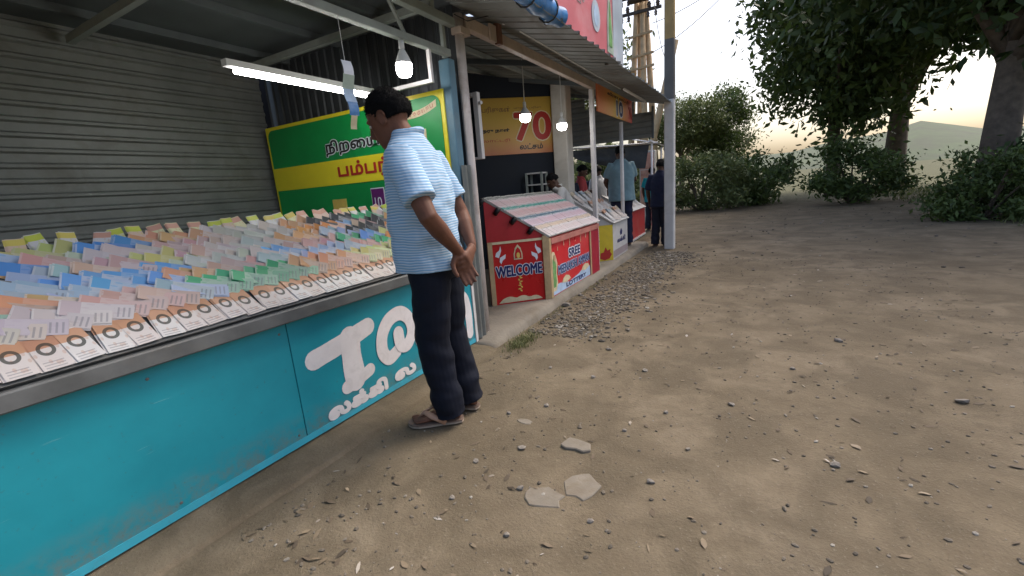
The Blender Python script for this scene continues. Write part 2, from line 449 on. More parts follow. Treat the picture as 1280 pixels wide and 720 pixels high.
# a throw-away scene: text and skins are evaluated there, apart from the growing main scene
tmp_scene = bpy.data.scenes.new('workbench')
def evaluate(o):
    tmp_scene.collection.objects.link(o)
    vl = tmp_scene.view_layers[0]
    with bpy.context.temp_override(scene=tmp_scene, view_layer=vl):
        vl.update()
        dg = bpy.context.evaluated_depsgraph_get()
        me = bpy.data.meshes.new_from_object(o.evaluated_get(dg))
    tmp_scene.collection.objects.unlink(o)
    return me
def text_mesh(s, offset=0.0, extrude=0.02, bold=0.0, space=1.0):
    c = bpy.data.curves.new('txt', 'FONT')
    c.body = s; c.size = 1; c.resolution_u = 4; c.extrude = extrude; c.offset = bold + offset; c.space_character = space
    o = bpy.data.objects.new('txt', c)
    me = evaluate(o)
    bpy.data.objects.remove(o); bpy.data.curves.remove(c)
    return me

def text(name, s, o0, u, v, width, height, material, parent, lift=0.002, depth=0.002, bold=0.0, outline=0.0, outline_mat=None, space=1.0, smear=0.0):
    """fit string s in the box at corner o0 spanned by unit u*width, v*height; lifted along u x v"""
    u, v = Vector(u).normalized(), Vector(v).normalized(); n = u.cross(v)
    ref = text_mesh(s, 0, 0.0, bold, space)
    xs = [q.co.x for q in ref.vertices]; ys = [q.co.y for q in ref.vertices]
    x0, x1, y0, y1 = min(xs), max(xs), min(ys), max(ys)
    bpy.data.meshes.remove(ref)
    sx_, sy_ = width / (x1 - x0), height / (y1 - y0)
    outs = []
    for off, mt, lf, nm in ((outline, outline_mat, lift, name + '_outline'), (0.0, material, lift + (depth if outline else 0), name)):
        if mt is None: continue
        me = text_mesh(s, 0.0, 0.5, bold, space)
        base_v = [tuple(q.co) for q in me.vertices]; base_f = [tuple(po_.vertices) for po_ in me.polygons]
        bpy.data.meshes.remove(me)
        rad = smear + (off if nm != name else 0.0)      # brush width added round every stroke, metres
        vs_, fs_ = [], []
        ks = [(0.0, 0.0)] + ([(rad * math.cos(a_ * R(45)), rad * math.sin(a_ * R(45))) for a_ in range(8)] + [(rad * 0.5 * math.cos(a_ * R(60)), rad * 0.5 * math.sin(a_ * R(60))) for a_ in range(6)] if rad > 0 else [])
        for i_, (du, dv) in enumerate(ks):
            o_ = len(vs_)
            for a, b_, c_ in base_v:
                vs_.append(Vector(o0) + u * ((a - x0) * sx_ + du) + v * ((b_ - y0) * sy_ + dv) + n * (lf + (c_ + 0.5) * depth * 0.75 + i_ * 0.00005))
            fs_ += [tuple(x_ + o_ for x_ in f_) for f_ in base_f]
        me = bpy.data.meshes.new(nm); me.from_pydata(vs_, [], fs_)
        me.materials.clear(); me.materials.append(M[mt])
        outs.append(link(nm, me, None, parent))
    return outs[-1]

def corrugated(origin, across, along, width, length, pitch=0.1, amp=0.014, thick=0.0012, trap=True, seg=2, rib=0.45):
    """profiled metal sheet; ribs run along `along`"""
    across, along = Vector(across).normalized(), Vector(along).normalized()
    n = across.cross(along)
    prof = []
    k = int(round(width / pitch))
    for i in range(k):
        b_ = i * pitch
        if trap:
            prof += [(b_, 0), (b_ + pitch * (1 - rib), 0), (b_ + pitch * (1 - rib * 0.71), amp), (b_ + pitch * (1 - rib * 0.29), amp)]
        else:
            prof += [(b_ + pitch * j / 8, amp * 0.5 * (1 - math.cos(2 * math.pi * j / 8))) for j in range(8)]
    prof.append((k * pitch, 0))
    o = Vector(origin); mb = MB()
    top, bot = [], []
    for j in range(seg + 1):
        q = o + along * (length * j / seg)
        for (a, h_) in prof:
            mb.v.append(tuple(q + across * a + n * h_))
    N = len(prof)
    for (a_) in range(len(mb.v)):
        pass
    base = len(mb.v)
    mb.v += [tuple(Vector(x) - n * thick) for x in mb.v]
    for j in range(seg):
        for i in range(N - 1):
            a, b_, c_, d_ = j * N + i, j * N + i + 1, (j + 1) * N + i + 1, (j + 1) * N + i
            mb.f.append((a, b_, c_, d_)); mb.f.append((d_ + base, c_ + base, b_ + base, a + base))
    for i in range(N - 1):
        mb.f.append((i + 1, i, i + base, i + 1 + base))
        e = seg * N
        mb.f.append((e + i, e + i + 1, e + i + 1 + base, e + i + base))
    for j in range(seg):
        a, d_ = j * N, (j + 1) * N
        mb.f.append((a, d_, d_ + base, a + base))
        a, d_ = j * N + N - 1, (j + 1) * N + N - 1
        mb.f.append((d_, a, a + base, d_ + base))
    return mb

def fuse(mb, voxel, smooth=4, factor=0.5):
    """weld overlapping closed shapes into one continuous skin"""
    me = bpy.data.meshes.new('tmp'); me.from_pydata(mb.v, [], mb.f)
    bm = bmesh.new(); bm.from_mesh(me); bmesh.ops.recalc_face_normals(bm, faces=bm.faces); bm.to_mesh(me); bm.free()
    o = bpy.data.objects.new('tmp', me)
    r_ = o.modifiers.new('r', 'REMESH'); r_.mode = 'VOXEL'; r_.voxel_size = voxel
    s_ = o.modifiers.new('s', 'SMOOTH'); s_.iterations = smooth; s_.factor = factor
    out = evaluate(o)
    bpy.data.objects.remove(o); bpy.data.meshes.remove(me)
    out.polygons.foreach_set('use_smooth', [True] * len(out.polygons))
    return out

FX = -1.97        # plane of the stall fronts
PY = (0, 1, 0); PZ = (0, 0, 1)

# ------------------------------------------------------------------ ground
def axis(lo, hi, step, far):
    a = list(np.arange(lo, hi + 1e-6, step)); d = step; x = hi
    while x < far:
        d *= 1.35; x += d; a.append(x)
    d = step; x = lo; pre = []
    while x > -far:
        d *= 1.35; x -= d; pre.append(x)
    return list(reversed(pre)) + a
gx, gy = axis(-2.0, 3.2, 0.035, 600), axis(0.4, 9.0, 0.045, 900)
def ground_z(x, y):
    d = math.exp(-((x) ** 2 + (y - 3) ** 2) / 400)
    z_ = 0.016 * (noise.noise(Vector((x * 0.9, y * 0.9, 0.3)))) + 0.007 * noise.noise(Vector((x * 3.7, y * 3.7, 2.3))) + 0.0028 * noise.noise(Vector((x * 13, y * 13, 7.1)))
    if x < -1.72: z_ = min(z_, 0.0) * 0.5
    return z_ * d - 0.004
gv = [(x, y, ground_z(x, y)) for y in gy for x in gx]
nx = len(gx)
gf = [(j * nx + i, j * nx + i + 1, (j + 1) * nx + i + 1, (j + 1) * nx + i) for j in range(len(gy) - 1) for i in range(nx - 1)]
me = bpy.data.meshes.new('ground'); me.from_pydata(gv, [], gf)
me.polygons.foreach_set('use_smooth', [True] * len(me.polygons))
g = link('ground', me, 'dirt'); g['kind'] = 'structure'

# raised concrete footway under the stalls, worn front edge
def plinth(name, y0, y1, top, edge, back, mt='concrete', ramp=False):
    n = int((y1 - y0) / 0.06)
    rings = []
    for k in range(n + 1):
        y = y0 + (y1 - y0) * k / n
        e = edge(y) + 0.02 * noise.noise(Vector((0.5, y * 2.1, 1.7))) + 0.012 * noise.noise(Vector((3.5, y * 9, 1.7)))
        tq = min(1.0, max(0.0, (y - y0 + 0.02) / 0.3)) if ramp else 1.0
        tz = 0.02 + (top - 0.02) * tq + 0.006 * noise.noise(Vector((9.5, y * 3, 1.1)))
        rings.append([(back, y, -0.1), (back, y, tz), (e - 0.25, y, tz + 0.003), (e - 0.05, y, tz), (e - 0.012, y, tz - 0.012), (e + 0.012, y, tz * 0.5), (e + 0.03, y, -0.03), (e + 0.03, y, -0.1)])
    o = MB().loft(rings).build(name, mt, None, True)
    o['kind'] = 'structure'
    return o
plinth('pavement', -2.5, 2.735, 0.022, lambda y: -1.77, -5.5, 'dirt')
plinth('pavement', 2.74, 8.35, 0.08, lambda y: -1.80 - 0.012 * max(0, y - 5), -5.5, ramp=True)

# hills far behind
hv, hf = [], []
for i in range(61):
    a = R(-75 + i * 2.5)
    for j, rr_ in enumerate((280, 330, 400)):
        hgt = (0, 13, 24)[j] * (0.7 + 0.5 * noise.noise(Vector((i * 0.13, j * 0.3, 4))) + 0.3 * noise.noise(Vector((i * 0.5, 1, 9))))
        hv.append((math.sin(a) * rr_, math.cos(a) * rr_, hgt - 2))
    if i:
        for j in range(2):
            q = (i - 1) * 3 + j
            hf.append((q, q + 3, q + 4, q + 1))
me = bpy.data.meshes.new('hill'); me.from_pydata(hv, [], hf); me.polygons.foreach_set('use_smooth', [True] * len(me.polygons))
o = link('hill', me, 'hill'); o['kind'] = 'structure'

# ------------------------------------------------------------------ STALL 1: teal ticket stall
Y0, Y1 = -0.9, 2.76
st = thing('ticket_stall', 'teal-fronted lottery ticket stall with white painted letters, nearest the camera', 'stall', (FX, 1.0, 0))
m, t, p = newmat('teal_paint_worn')
tc = t.n('ShaderNodeTexCoord').outputs['Object']
s3 = t.n('ShaderNodeSeparateXYZ'); t.l(tc, s3.inputs[0])
c = t.ramp(t.noise(tc, 2.0, 5, 0.6), [(0.3, (0.005, 0.225, 0.29)), (0.7, (0.010, 0.30, 0.375))])
st_map = t.n('ShaderNodeMapping'); st_map.inputs['Scale'].default_value = (1, 2.2, 30); st_map.inputs['Rotation'].default_value = (0.5, 0, 0); t.l(tc, st_map.inputs[0])
scr = t.math('MULTIPLY', t.ramp(t.noise(st_map.outputs[0], 3.0, 6, 0.75), [(0.64, 0.0), (0.70, 0.6)]), t.ramp(t.noise(tc, 2.4, 3), [(0.48, 0.0), (0.6, 1.0)]))
c = t.mix(scr, c, (0.20, 0.40, 0.44))
c = t.mix(t.ramp(t.noise(tc, 55, 3, 0.6), [(0.66, 0.0), (0.72, 0.45)]), c, (0.05, 0.15, 0.16))
mud = t.math('MULTIPLY', t.ramp(s3.outputs[2], [(0.03, 1.0), (0.22, 0.0)]), t.ramp(t.noise(tc, 16, 6, 0.75), [(0.40, 0.0), (0.62, 0.8)]))
c = t.mix(mud, c, (0.17, 0.145, 0.105))
t.l(c, p.inputs['Base Color']); p.inputs['Roughness'].default_value = 0.5
bb = t.n('ShaderNodeBump', i_Strength=0.25, i_Distance=0.03); t.l(t.noise(tc, 2.6, 3), bb.inputs['Height']); t.l(bb.outputs[0], p.inputs['Normal'])
M['teal_worn'] = m
for ya, yb in ((Y0, 0.08), (0.084, 1.216)):
    pn_ = MB().box((FX - 0.03, ya, 0.032), (FX, yb, 0.665)).build('front_panel', 'teal_worn', st, bevel=0.002)
    for yy_ in (ya + 0.04, (ya + yb) / 2, yb - 0.04):
        for zz_ in (0.09, 0.62):
            MB().lathe((0, 0, 0), [(0.006, 0.0), (0.006, 0.002), (0.003, 0.0035)], 8).build('screw', 'grey_lip', pn_).matrix_world = Matrix.Translation((FX, yy_, zz_)) @ Matrix.Rotation(R(90), 4, 'Y')
MB().box((FX - 0.034, Y0, 0.034), (FX - 0.031, Y1, 0.66)).build('backing', 'dark_sheet', st)
fp = MB().box((FX - 0.03, 1.22, 0.032), (FX, Y1, 0.665)).build('front_panel', 'teal_worn', st, bevel=0.002)
MB().box((FX - 0.02, Y1 + 0.002, 0.032), (FX + 0.008, Y1 + 0.03, 0.70)).build('corner_trim', 'white_pipe', st)
MB().box((FX - 0.6, Y1 + 0.004, 0.03), (FX - 0.035, Y1 + 0.02, 1.10)).build('side_panel', 'dark_sheet', st)
MB().box((FX - 0.62, Y0, 0.672), (FX + 0.055, Y1 + 0.01, 0.735)).build('counter_edge', 'grey_lip', st, bevel=0.006)
def brush(name, path, wd, material, parent, lift):
    # flat brush stroke with round ends painted on the stall front (Y, Z path)
    pts = []
    for i in range(len(path) - 1):          # Catmull-Rom through the path
        p0, p1, p2, p3 = (Vector((*path[max(0, min(len(path) - 1, i + d_))], 0)) for d_ in (-1, 0, 1, 2))
        for k_ in range(6):
            t_ = k_ / 6
            pts.append(0.5 * (2 * p1 + (p2 - p0) * t_ + (2 * p0 - 5 * p1 + 4 * p2 - p3) * t_ ** 2 + (3 * p1 - p0 - 3 * p2 + p3) * t_ ** 3))
    pts.append(Vector((*path[-1], 0)))
    mb = MB(); n_ = len(pts)
    for i, q in enumerate(pts):             # overlapping discs and quads, each a hair further out
        h_ = lift + 0.00004 * i
        r_ = wd / 2 * (1 + 0.10 * noise.noise(Vector((q.x * 9, q.y * 9, 3))))
        mb.prism([(FX + h_ + 0.0012, q.x + r_ * math.cos(a_ * R(24)), q.y + r_ * math.sin(a_ * R(24))) for a_ in range(15)], (1, 0, 0), 0.001)
        if i < n_ - 1:
            d_ = (pts[i + 1] - q)
            if d_.length > 1e-6:
                d_.normalize(); e_ = Vector((-d_.y, d_.x, 0)) * r_
                mb.prism([(FX + h_ + 0.00122, v_.x, v_.y) for v_ in (q - e_, pts[i + 1] - e_, pts[i + 1] + e_, q + e_)], (1, 0, 0), 0.001)
    return mb.build(name, material, parent)
for i_, (pth, wd_) in enumerate((
        ([(1.33, 0.43), (1.50, 0.455), (1.70, 0.495)], 0.105), ([(1.565, 0.47), (1.56, 0.33), (1.565, 0.225)], 0.135), ([(1.50, 0.205), (1.58, 0.215), (1.67, 0.24)], 0.075),
        ([(1.90, 0.27), (1.83, 0.25), (1.785, 0.31), (1.80, 0.41), (1.87, 0.485), (1.97, 0.50), (2.04, 0.44), (2.05, 0.35), (2.00, 0.285), (1.94, 0.30), (1.93, 0.38)], 0.088),
        ([(2.12, 0.27), (2.11, 0.38), (2.18, 0.47), (2.28, 0.46), (2.32, 0.36), (2.30, 0.26)], 0.088),
        ([(2.40, 0.40), (2.46, 0.46), (2.57, 0.475), (2.66, 0.42), (2.69, 0.31), (2.69, 0.13)], 0.085))):
    brush('lettering', pth, wd_, 'letter_white', fp, 0.0004 + 0.0006 * i_)
MB().box((FX + 0.0005, Y0, 0.033), (FX + 0.0035, Y1 - 0.002, 0.066)).build('skirting_band', mat('pale_teal_paint', (0.05, 0.38, 0.50), 0.5, var=0.12, scale=3, dirt=(0.12, 0.13, 0.11), dirt_amt=0.6, dscale=5), fp)
text('lettering', 'லக்கி', (FX, 1.36, 0.075), PY, PZ, 0.42, 0.075, 'letter_white', fp, smear=0.009, depth=0.002)
text('lettering', 'ல', (FX, 1.86, 0.085), PY, PZ, 0.18, 0.055, 'letter_white', fp, smear=0.009, depth=0.002)
# sloped tray that carries the tickets
TA, TB = Vector((-1.935, 0, 0.748)), Vector((-2.52, 0, 1.125))
tdir = (TB - TA).normalized(); tlen = (TB - TA).length
tn = Vector((tdir.z, 0, -tdir.x)); tn = tn if tn.z > 0 else -tn
mb = MB(); rings = []
for y in (Y0, Y1 - 0.03):
    rings.append([TA + Vector((0, y, 0)), TB + Vector((0, y, 0)), TB + Vector((0, y, -0.38)), TA + Vector((-0.02, y, -0.012))])
mb.loft(rings).build('ticket_tray', 'grey_lip', st)
# side partition, back wall, roof
corrugated((FX - 0.03, Y1 + 0.16, 0.08), (-1, 0, 0), PZ, 2.3, 2.45, pitch=0.10, amp=0.012).build('side_wall', 'dark_sheet', st)
corrugated((-4.3, Y1 + 0.1, 0.03), (0, 0, 1), (0, -1, 0), 2.6, 3.75, pitch=0.10, amp=0.014).build('back_wall', 'back_sheet', st)
corrugated((FX + 0.002, 2.795, 0.05), (0, 1, 0), PZ, 0.12, 1.36, pitch=0.06, amp=0.022, trap=False).build('corner_sheet', 'roof_zinc', st)
MB().box((-4.35, Y0, 2.555), (-1.30, 3.20, 2.60)).build('awning', 'dark_soffit', st)
MB().box((-1.34, Y0, 2.47), (-1.305, 3.19, 2.553)).build('awning_edge', 'grey_steel', st)
for x in (-2.5, -3.2, -3.9):
    MB().box((x - 0.02, Y0, 2.50), (x + 0.02, 3.18, 2.552)).build('purlin', 'dark_soffit', st)
MB().box((FX - 0.105, 2.785, 0.03), (FX - 0.012, 2.86, 2.15)).build('post', 'blue_post', st, bevel=0.006)
MB().box((FX - 0.06, 2.78, 2.155), (FX - 0.035, 2.81, 2.40)).build('post_extension', 'grey_steel', st)
MB().box((FX - 0.025, Y0, 2.15), (FX + 0.02, 2.78, 2.195)).build('beam', 'grey_steel', st, bevel=0.003)
MB().box((FX - 0.03, Y0, 2.36), (FX + 0.025, 2.86, 2.415)).build('beam', 'grey_steel', st, bevel=0.003)
MB().bar((FX, 2.22, 2.36), (FX - 0.02, 2.36, 2.195), 0.018, 0.018).build('brace', 'grey_steel', st)
MB().bar((FX, 1.2, 2.36), (FX - 0.02, 1.05, 2.195), 0.018, 0.018).build('brace', 'grey_steel', st)
for y in (0.2, 1.45, 2.6):
    MB().box((-4.2, y, 2.415), (FX + 0.02, y + 0.04, 2.465)).build('rafter', 'grey_steel', st)

# banner on the partition
BY = 2.78
bn = thing('banner', 'green vinyl banner with yellow border and Tamil lettering behind the striped-shirt man', 'banner', (-3.0, BY, 0.9))
UX = (1, 0, 0)   # reading direction for things facing the camera side (-Y)
def face_y(name, x0, x1, z0, z1, mt, parent, lift, y=BY, depth=0.004):
    return MB().box((x0, y - lift - depth, z0), (x1, y - lift, z1)).build(name, mt, parent)
MB().box((-4.2, BY - 0.006, 0.75), (-2.05, BY + 0.004, 1.955)).build('yellow_backing', 'yellow_banner', bn)
# green field with rounded corner
def rounded(x0, x1, z0, z1, r_, y):
    pts = []
    for cx, cz, a0 in ((x1 - r_, z1 - r_, 0), (x0 + r_, z1 - r_, 90), (x0 + r_, z0 + r_, 180), (x1 - r_, z0 + r_, 270)):
        for k in range(6):
            a = R(a0 + 18 * k); pts.append((cx + r_ * math.cos(a), y, cz + r_ * math.sin(a)))
    return pts
gfld = MB().prism(rounded(-4.17, -2.085, 0.78, 1.925, 0.07, BY - 0.011), (0, -1, 0), 0.004).build('green_field', 'green_banner', bn)
face_y('yellow_band', -4.165, -2.62, 1.365, 1.575, 'yellow_banner', bn, 0.012)
text('lettering', 'நிறையா', (-3.38, BY, 1.615), UX, PZ, 0.76, 0.125, 'black_ink', bn, lift=0.0135, outline=0.007, outline_mat='white_ink', smear=0.004)
text('lettering', 'பம்பர்', (-3.26, BY, 1.405), UX, PZ, 0.60, 0.14, 'red_ink', bn, lift=0.018, smear=0.005)
# ribbon
rb = MB(); pts_t, pts_b = [], []
for k in range(13):
    u_ = k / 12; x = -2.52 + 0.40 * u_; zc = 1.80 + 0.085 * u_ + 0.03 * math.sin(u_ * 3.1 + 2.6)
    pts_t.append((x, BY - 0.0135, zc + 0.024)); pts_b.append((x, BY - 0.0135, zc - 0.024))
rb.prism(pts_b + pts_t[::-1], (0, -1, 0), 0.002).build('ribbon', 'cream_ink', bn)
for k in range(9):
    u_ = (k + 0.6) / 9.6; x = -2.52 + 0.40 * u_; zc = 1.80 + 0.085 * u_ + 0.03 * math.sin(u_ * 3.1 + 2.6)
    text('ribbon_letter', 'பலகரதமயற'[k % 8], (x - 0.014, BY, zc - 0.013), (1, 0, 0.2), (-0.2, 0, 1), 0.028, 0.026, 'red_ink', bn, lift=0.0135, depth=0.001)
MB().prism([(-2.36, BY - 0.013, 1.60), (-2.24, BY - 0.013, 1.61), (-2.24, BY - 0.013, 1.705), (-2.36, BY - 0.013, 1.68)], (0, -1, 0), 0.002).build('picture_patch', 'cream_ink', bn)
text('lettering', 'ம', (-2.34, BY, 1.615), UX, PZ, 0.08, 0.06, 'red_ink', bn, lift=0.0135)
face_y('purple_patch', -2.90, -2.76, 1.10, 1.30, 'purple_ink', bn, 0.0125)
face_y('patch_border', -2.908, -2.752, 1.092, 1.308, 'white_ink', bn, 0.0113, depth=0.001)
text('lettering', 'ம', (-2.87, BY, 1.15), UX, PZ, 0.08, 0.08, 'white_ink', bn, lift=0.017)
face_y('orange_patch', -3.40, -3.22, 1.06, 1.24, 'yellow_ink', bn, 0.0125)

# tickets: bundles laid on the sloped tray
def ticket_mesh(wd, ln, curl, sheets, seed, seg=4):
    rn = random.Random(seed)
    vs, fs, uvs = [], [], []
    for s_ in range(sheets):
        ox, oy, oz = (s_ * 0.006, rn.uniform(-0.004, 0.004), s_ * 0.0035)
        tw = rn.uniform(-0.006, 0.006)
        for side in (0, 1):
            o_ = len(vs)
            for i in range(seg + 1):
                v_ = i / seg
                for j in range(3):
                    u_ = j / 2
                    x = (u_ - 0.5) * wd + ox; y = v_ * ln + oy
                    zz = oz + curl * (v_ ** 2) + 0.3 * curl * (u_ ** 2) + tw * (u_ - 0.5) * v_ - side * 0.0012 + 0.002
                    vs.append((x, y, zz)); uvs.append((u_, v_))
            for i in range(seg):
                for j in range(2):
                    a = o_ + i * 3 + j
                    q = (a, a + 1, a + 4, a + 3)
                    fs.append(q if side == 0 else q[::-1])
    me = bpy.data.meshes.new('ticket'); me.from_pydata(vs, [], fs)
    uvl = me.uv_layers.new(name='UVMap')
    for lp in me.loops: uvl.data[lp.index].uv = uvs[lp.vertex_index]
    me.polygons.foreach_set('use_smooth', [True] * len(me.polygons))
    return me
def place_on(o, pos, ux, uy, n):
    o.matrix_world = Matrix(((ux.x, uy.x, n.x, pos.x), (ux.y, uy.y, n.y, pos.y), (ux.z, uy.z, n.z, pos.z), (0, 0, 0, 1)))
fan_protos = []
for k in range(6):
    me = ticket_mesh(0.055, 0.20, 0.014 + 0.010 * (k % 3), 2, k); me.materials.append(M['ticket_fan']); fan_protos.append(me)
ring_protos = []
for k in range(3):
    me = ticket_mesh(0.074, 0.165, 0.004, 2, 40 + k, 2); me.materials.append(M['ticket_ring']); ring_protos.append(me)
top_protos = []
for k in range(3):
    me = ticket_mesh(0.05, 0.12, 0.02, 2, 60 + k); me.materials.append(M['ticket_top']); top_protos.append(me)
yv = Vector((0, 1, 0))
def tk(me, s_, y, rot, lift, label, group, tilt=0.0):
    o = bpy.data.objects.new('ticket_bundle', me); col.objects.link(o)
    uy = (tdir * math.cos(rot) + yv * math.sin(rot)); ux = (yv * math.cos(rot) - tdir * math.sin(rot)); n = ux.cross(uy)
    q = Matrix.Rotation(tilt, 3, uy); ux = q @ ux; n = q @ n
    place_on(o, TA + tdir * s_ + Vector((0, y, 0)) + tn * lift, ux, uy, n)
    tag(o, label, 'tickets', group)
    return o
for k in range(32):
    tk(ring_protos[k % 3], 0.012 + random.uniform(-0.004, 0.004), 0.10 + k * 0.0815, random.uniform(-0.09, 0.09), 0.004 + (k % 2) * 0.003, 'beige ticket bundle with a dark printed ring in the front row of the teal stall', 'ringed beige tickets in the front row')
TINTS = [(0.04, 0.20, 0.50), (0.10, 0.30, 0.58), (0.05, 0.34, 0.16), (0.50, 0.28, 0.14), (0.46, 0.30, 0.28), (0.03, 0.035, 0.04), (0.55, 0.25, 0.06), (0.30, 0.40, 0.52), (0.44, 0.44, 0.16), (0.45, 0.43, 0.40), (0.20, 0.34, 0.55)]
FAN = ['coloured ticket bundle fanned in the %s row from the front of the teal stall' % q for q in ('second', 'third', 'fourth', 'fifth', 'sixth', 'seventh')]
rows = [0.165, 0.235, 0.305, 0.375, 0.445, 0.515]
for ri, s_ in enumerate(rows):
    n_ = 45
    run = 0
    for k in range(n_):
        if run <= 0:
            run = random.randint(2, 6); tint = random.choice(TINTS)
        run -= 1
        o = tk(fan_protos[random.randrange(6)], s_ + random.uniform(-0.006, 0.006), 0.04 + k * 0.0588 + random.uniform(-0.004, 0.004), -1.08 + random.uniform(-0.12, 0.12), 0.016 + 0.003 * ((k + ri) % 3), FAN[ri], 'fanned tickets on the teal stall tray', tilt=-0.36 + random.uniform(-0.14, 0.14))
        o.color = (*[c_ * random.uniform(0.85, 1.1) for c_ in tint], 1)
for k in range(34):
    tk(top_protos[k % 3], 0.60 + random.uniform(-0.01, 0.01), 0.05 + k * 0.079, 0.15 + random.uniform(-0.3, 0.3), 0.012, 'yellow or orange ticket standing up along the top row of the teal stall', 'upright tickets along the top of the teal stall tray', tilt=random.uniform(-0.2, 0.2))

# strip of tickets hanging from the beam
hs = thing('hanging_ticket_strip', 'strip of white and blue tickets hanging from the teal stall beam', 'tickets', (FX + 0.03, 1.80, 2.15))
MB().tube([(FX + 0.02, 1.80, 2.15), (FX + 0.025, 1.80, 1.93)], 0.0018, 5).build('string', 'wire_white', hs)
for k, mt in enumerate(('white_ink', 'pale_green_vinyl', 'blue_ink', 'blue_tarp', 'cream_ink')):
    z0 = 1.93 - k * 0.068
    vs = []
    wdt = (0.03, 0.034, 0.034, 0.03, 0.018)[k]
    for i in range(5):
        u_ = i / 4; xx = FX + 0.03 + 0.012 * math.sin((k + u_) * 2.2)
        vs.append([(xx, 1.80 - wdt, z0 - 0.07 * u_), (xx + 0.006, 1.80 + wdt, z0 - 0.07 * u_), (xx + 0.004, 1.80 + wdt, z0 - 0.07 * u_), (xx - 0.002, 1.80 - wdt, z0 - 0.07 * u_)])
    MB().loft(vs).build('ticket', mt, hs)

# LED bulbs
def bulb(c_top, cord_top, label, r_=0.048, cord=True):
    x, y, z_ = c_top
    b_ = thing('light_bulb', label, 'light bulb', (x, y, z_), 'LED bulbs hanging in the stalls')
    if cord:
        MB().tube([(x, y, z_ - 0.01), (x + 0.004, y, (z_ + cord_top) / 2), (x, y, cord_top)], 0.005, 6).build('cord', 'wire_white', b_)
    MB().lathe((x, y, z_), [(0.006, 0.0), (0.017, 0.0), (0.018, -0.045), (0.014, -0.05)], 14).build('socket', 'white_plastic', b_, True)
    MB().lathe((x, y, z_), [(0.014, -0.048), (0.020, -0.06), (r_ * 0.75, -0.095), (r_, -0.125), (r_, -0.132), (0.01, -0.132)], 20).build('bulb_housing', 'white_plastic', b_, True)
    MB().lathe((x, y, z_), [(0.01, -0.133), (r_ * 0.98, -0.133), (r_ * 1.0, -0.155), (r_ * 0.95, -0.185), (r_ * 0.7, -0.205), (0.004, -0.212)], 20).build('diffuser', 'led', b_, True)
bulb((FX - 0.0, 2.29, 2.145), 2.15, 'lit white LED bulb under the grey beam above the striped-shirt man', 0.05, False)
bulb((-2.32, 4.6, 2.13), 2.72, 'lit white LED bulb hanging in front of the number 70 sign', 0.06)
bulb((-2.22, 5.4, 2.09), 2.68, 'lit white LED bulb hanging beside the cream pillar', 0.06)

tl = thing('tube_light', 'lit fluorescent tube light on a bracket inside the teal stall', 'lamp', (-2.6, 2.1, 1.95))
MB().box((-2.625, 1.55, 1.985), (-2.575, 2.72, 2.02)).build('fitting', 'white_plastic', tl)
MB().tube([(-2.6, 1.60, 1.965), (-2.6, 2.66, 1.965)], 0.013, 10).build('tube', 'led', tl, True)
MB().box((FX - 0.012, 2.54, 1.945), (FX + 0.012, 2.564, 2.149)).build('bracket_drop', 'white_pipe', tl)
MB().box((-2.574, 2.54, 1.945), (FX - 0.013, 2.564, 1.97)).build('bracket_arm', 'white_pipe', tl)

# ------------------------------------------------------------------ canopy over the second group of stalls
cn = thing('stall_canopy', 'corrugated metal canopy on cream posts over the red ticket counters', 'canopy', (-2.0, 5.5, 0.08))
EX, EZ, SL = -1.35, 2.385, 0.225
def roofz(x): return EZ + (EX - x) * SL
corrugated((EX, 2.36, EZ - 0.004), (0, 1, 0), (-1, 0, SL), 0.88, 0.66, pitch=0.176, amp=0.022, rib=0.2).build('roof_sheet', 'roof_zinc', cn)
ry = 3.215
k = 0
while ry < 8.1:
    dz = 0.003 * (k % 2)
    corrugated((EX + 0.0 + random.uniform(-0.015, 0.02), ry, EZ + dz), (0, 1, 0), (-1, 0, SL), 0.88, 3.4, pitch=0.176, amp=0.022, rib=0.2).build('roof_sheet', 'roof_zinc', cn)
    ry += 0.83; k += 1
YE = ry + 0.05
for x in (-2.75, -3.5):
    MB().box((x - 0.018, 3.22, roofz(x) - 0.06), (x + 0.018, YE - 0.1, roofz(x) - 0.012)).build('purlin', 'grey_steel', cn)
for y in (3.3, 4.55, 5.82, 7.2):
    MB().bar((-2.06, y, roofz(-2.06) - 0.09), (-4.5, y, roofz(-4.5) - 0.09), 0.04, 0.05).build('rafter', 'dark_soffit', cn)
MB().box((FX - 0.03, 2.99, 2.385), (FX + 0.03, 5.90, 2.47)).build('beam', 'tan_beam', cn, bevel=0.004)
MB().tube([(FX - 0.02, 2.95, 0.05), (FX - 0.015, 2.95, 1.3), (FX - 0.012, 2.95, 2.47)], 0.036, 16).build('post', 'cream_pipe', cn, True)
MB().box((FX - 0.03, 5.80, 0.08), (FX + 0.025, 5.87, 2.38)).build('post', 'white_pipe', cn, bevel=0.006)
MB().tube([(FX, 7.19, 0.08), (FX, 7.19, 2.10)], 0.03, 12).build('post', 'white_pipe', cn, True)
MB().box((FX - 0.045, 2.90, 2.33), (FX + 0.04, 3.02, 2.375)).build('bracket', 'tan_beam', cn)
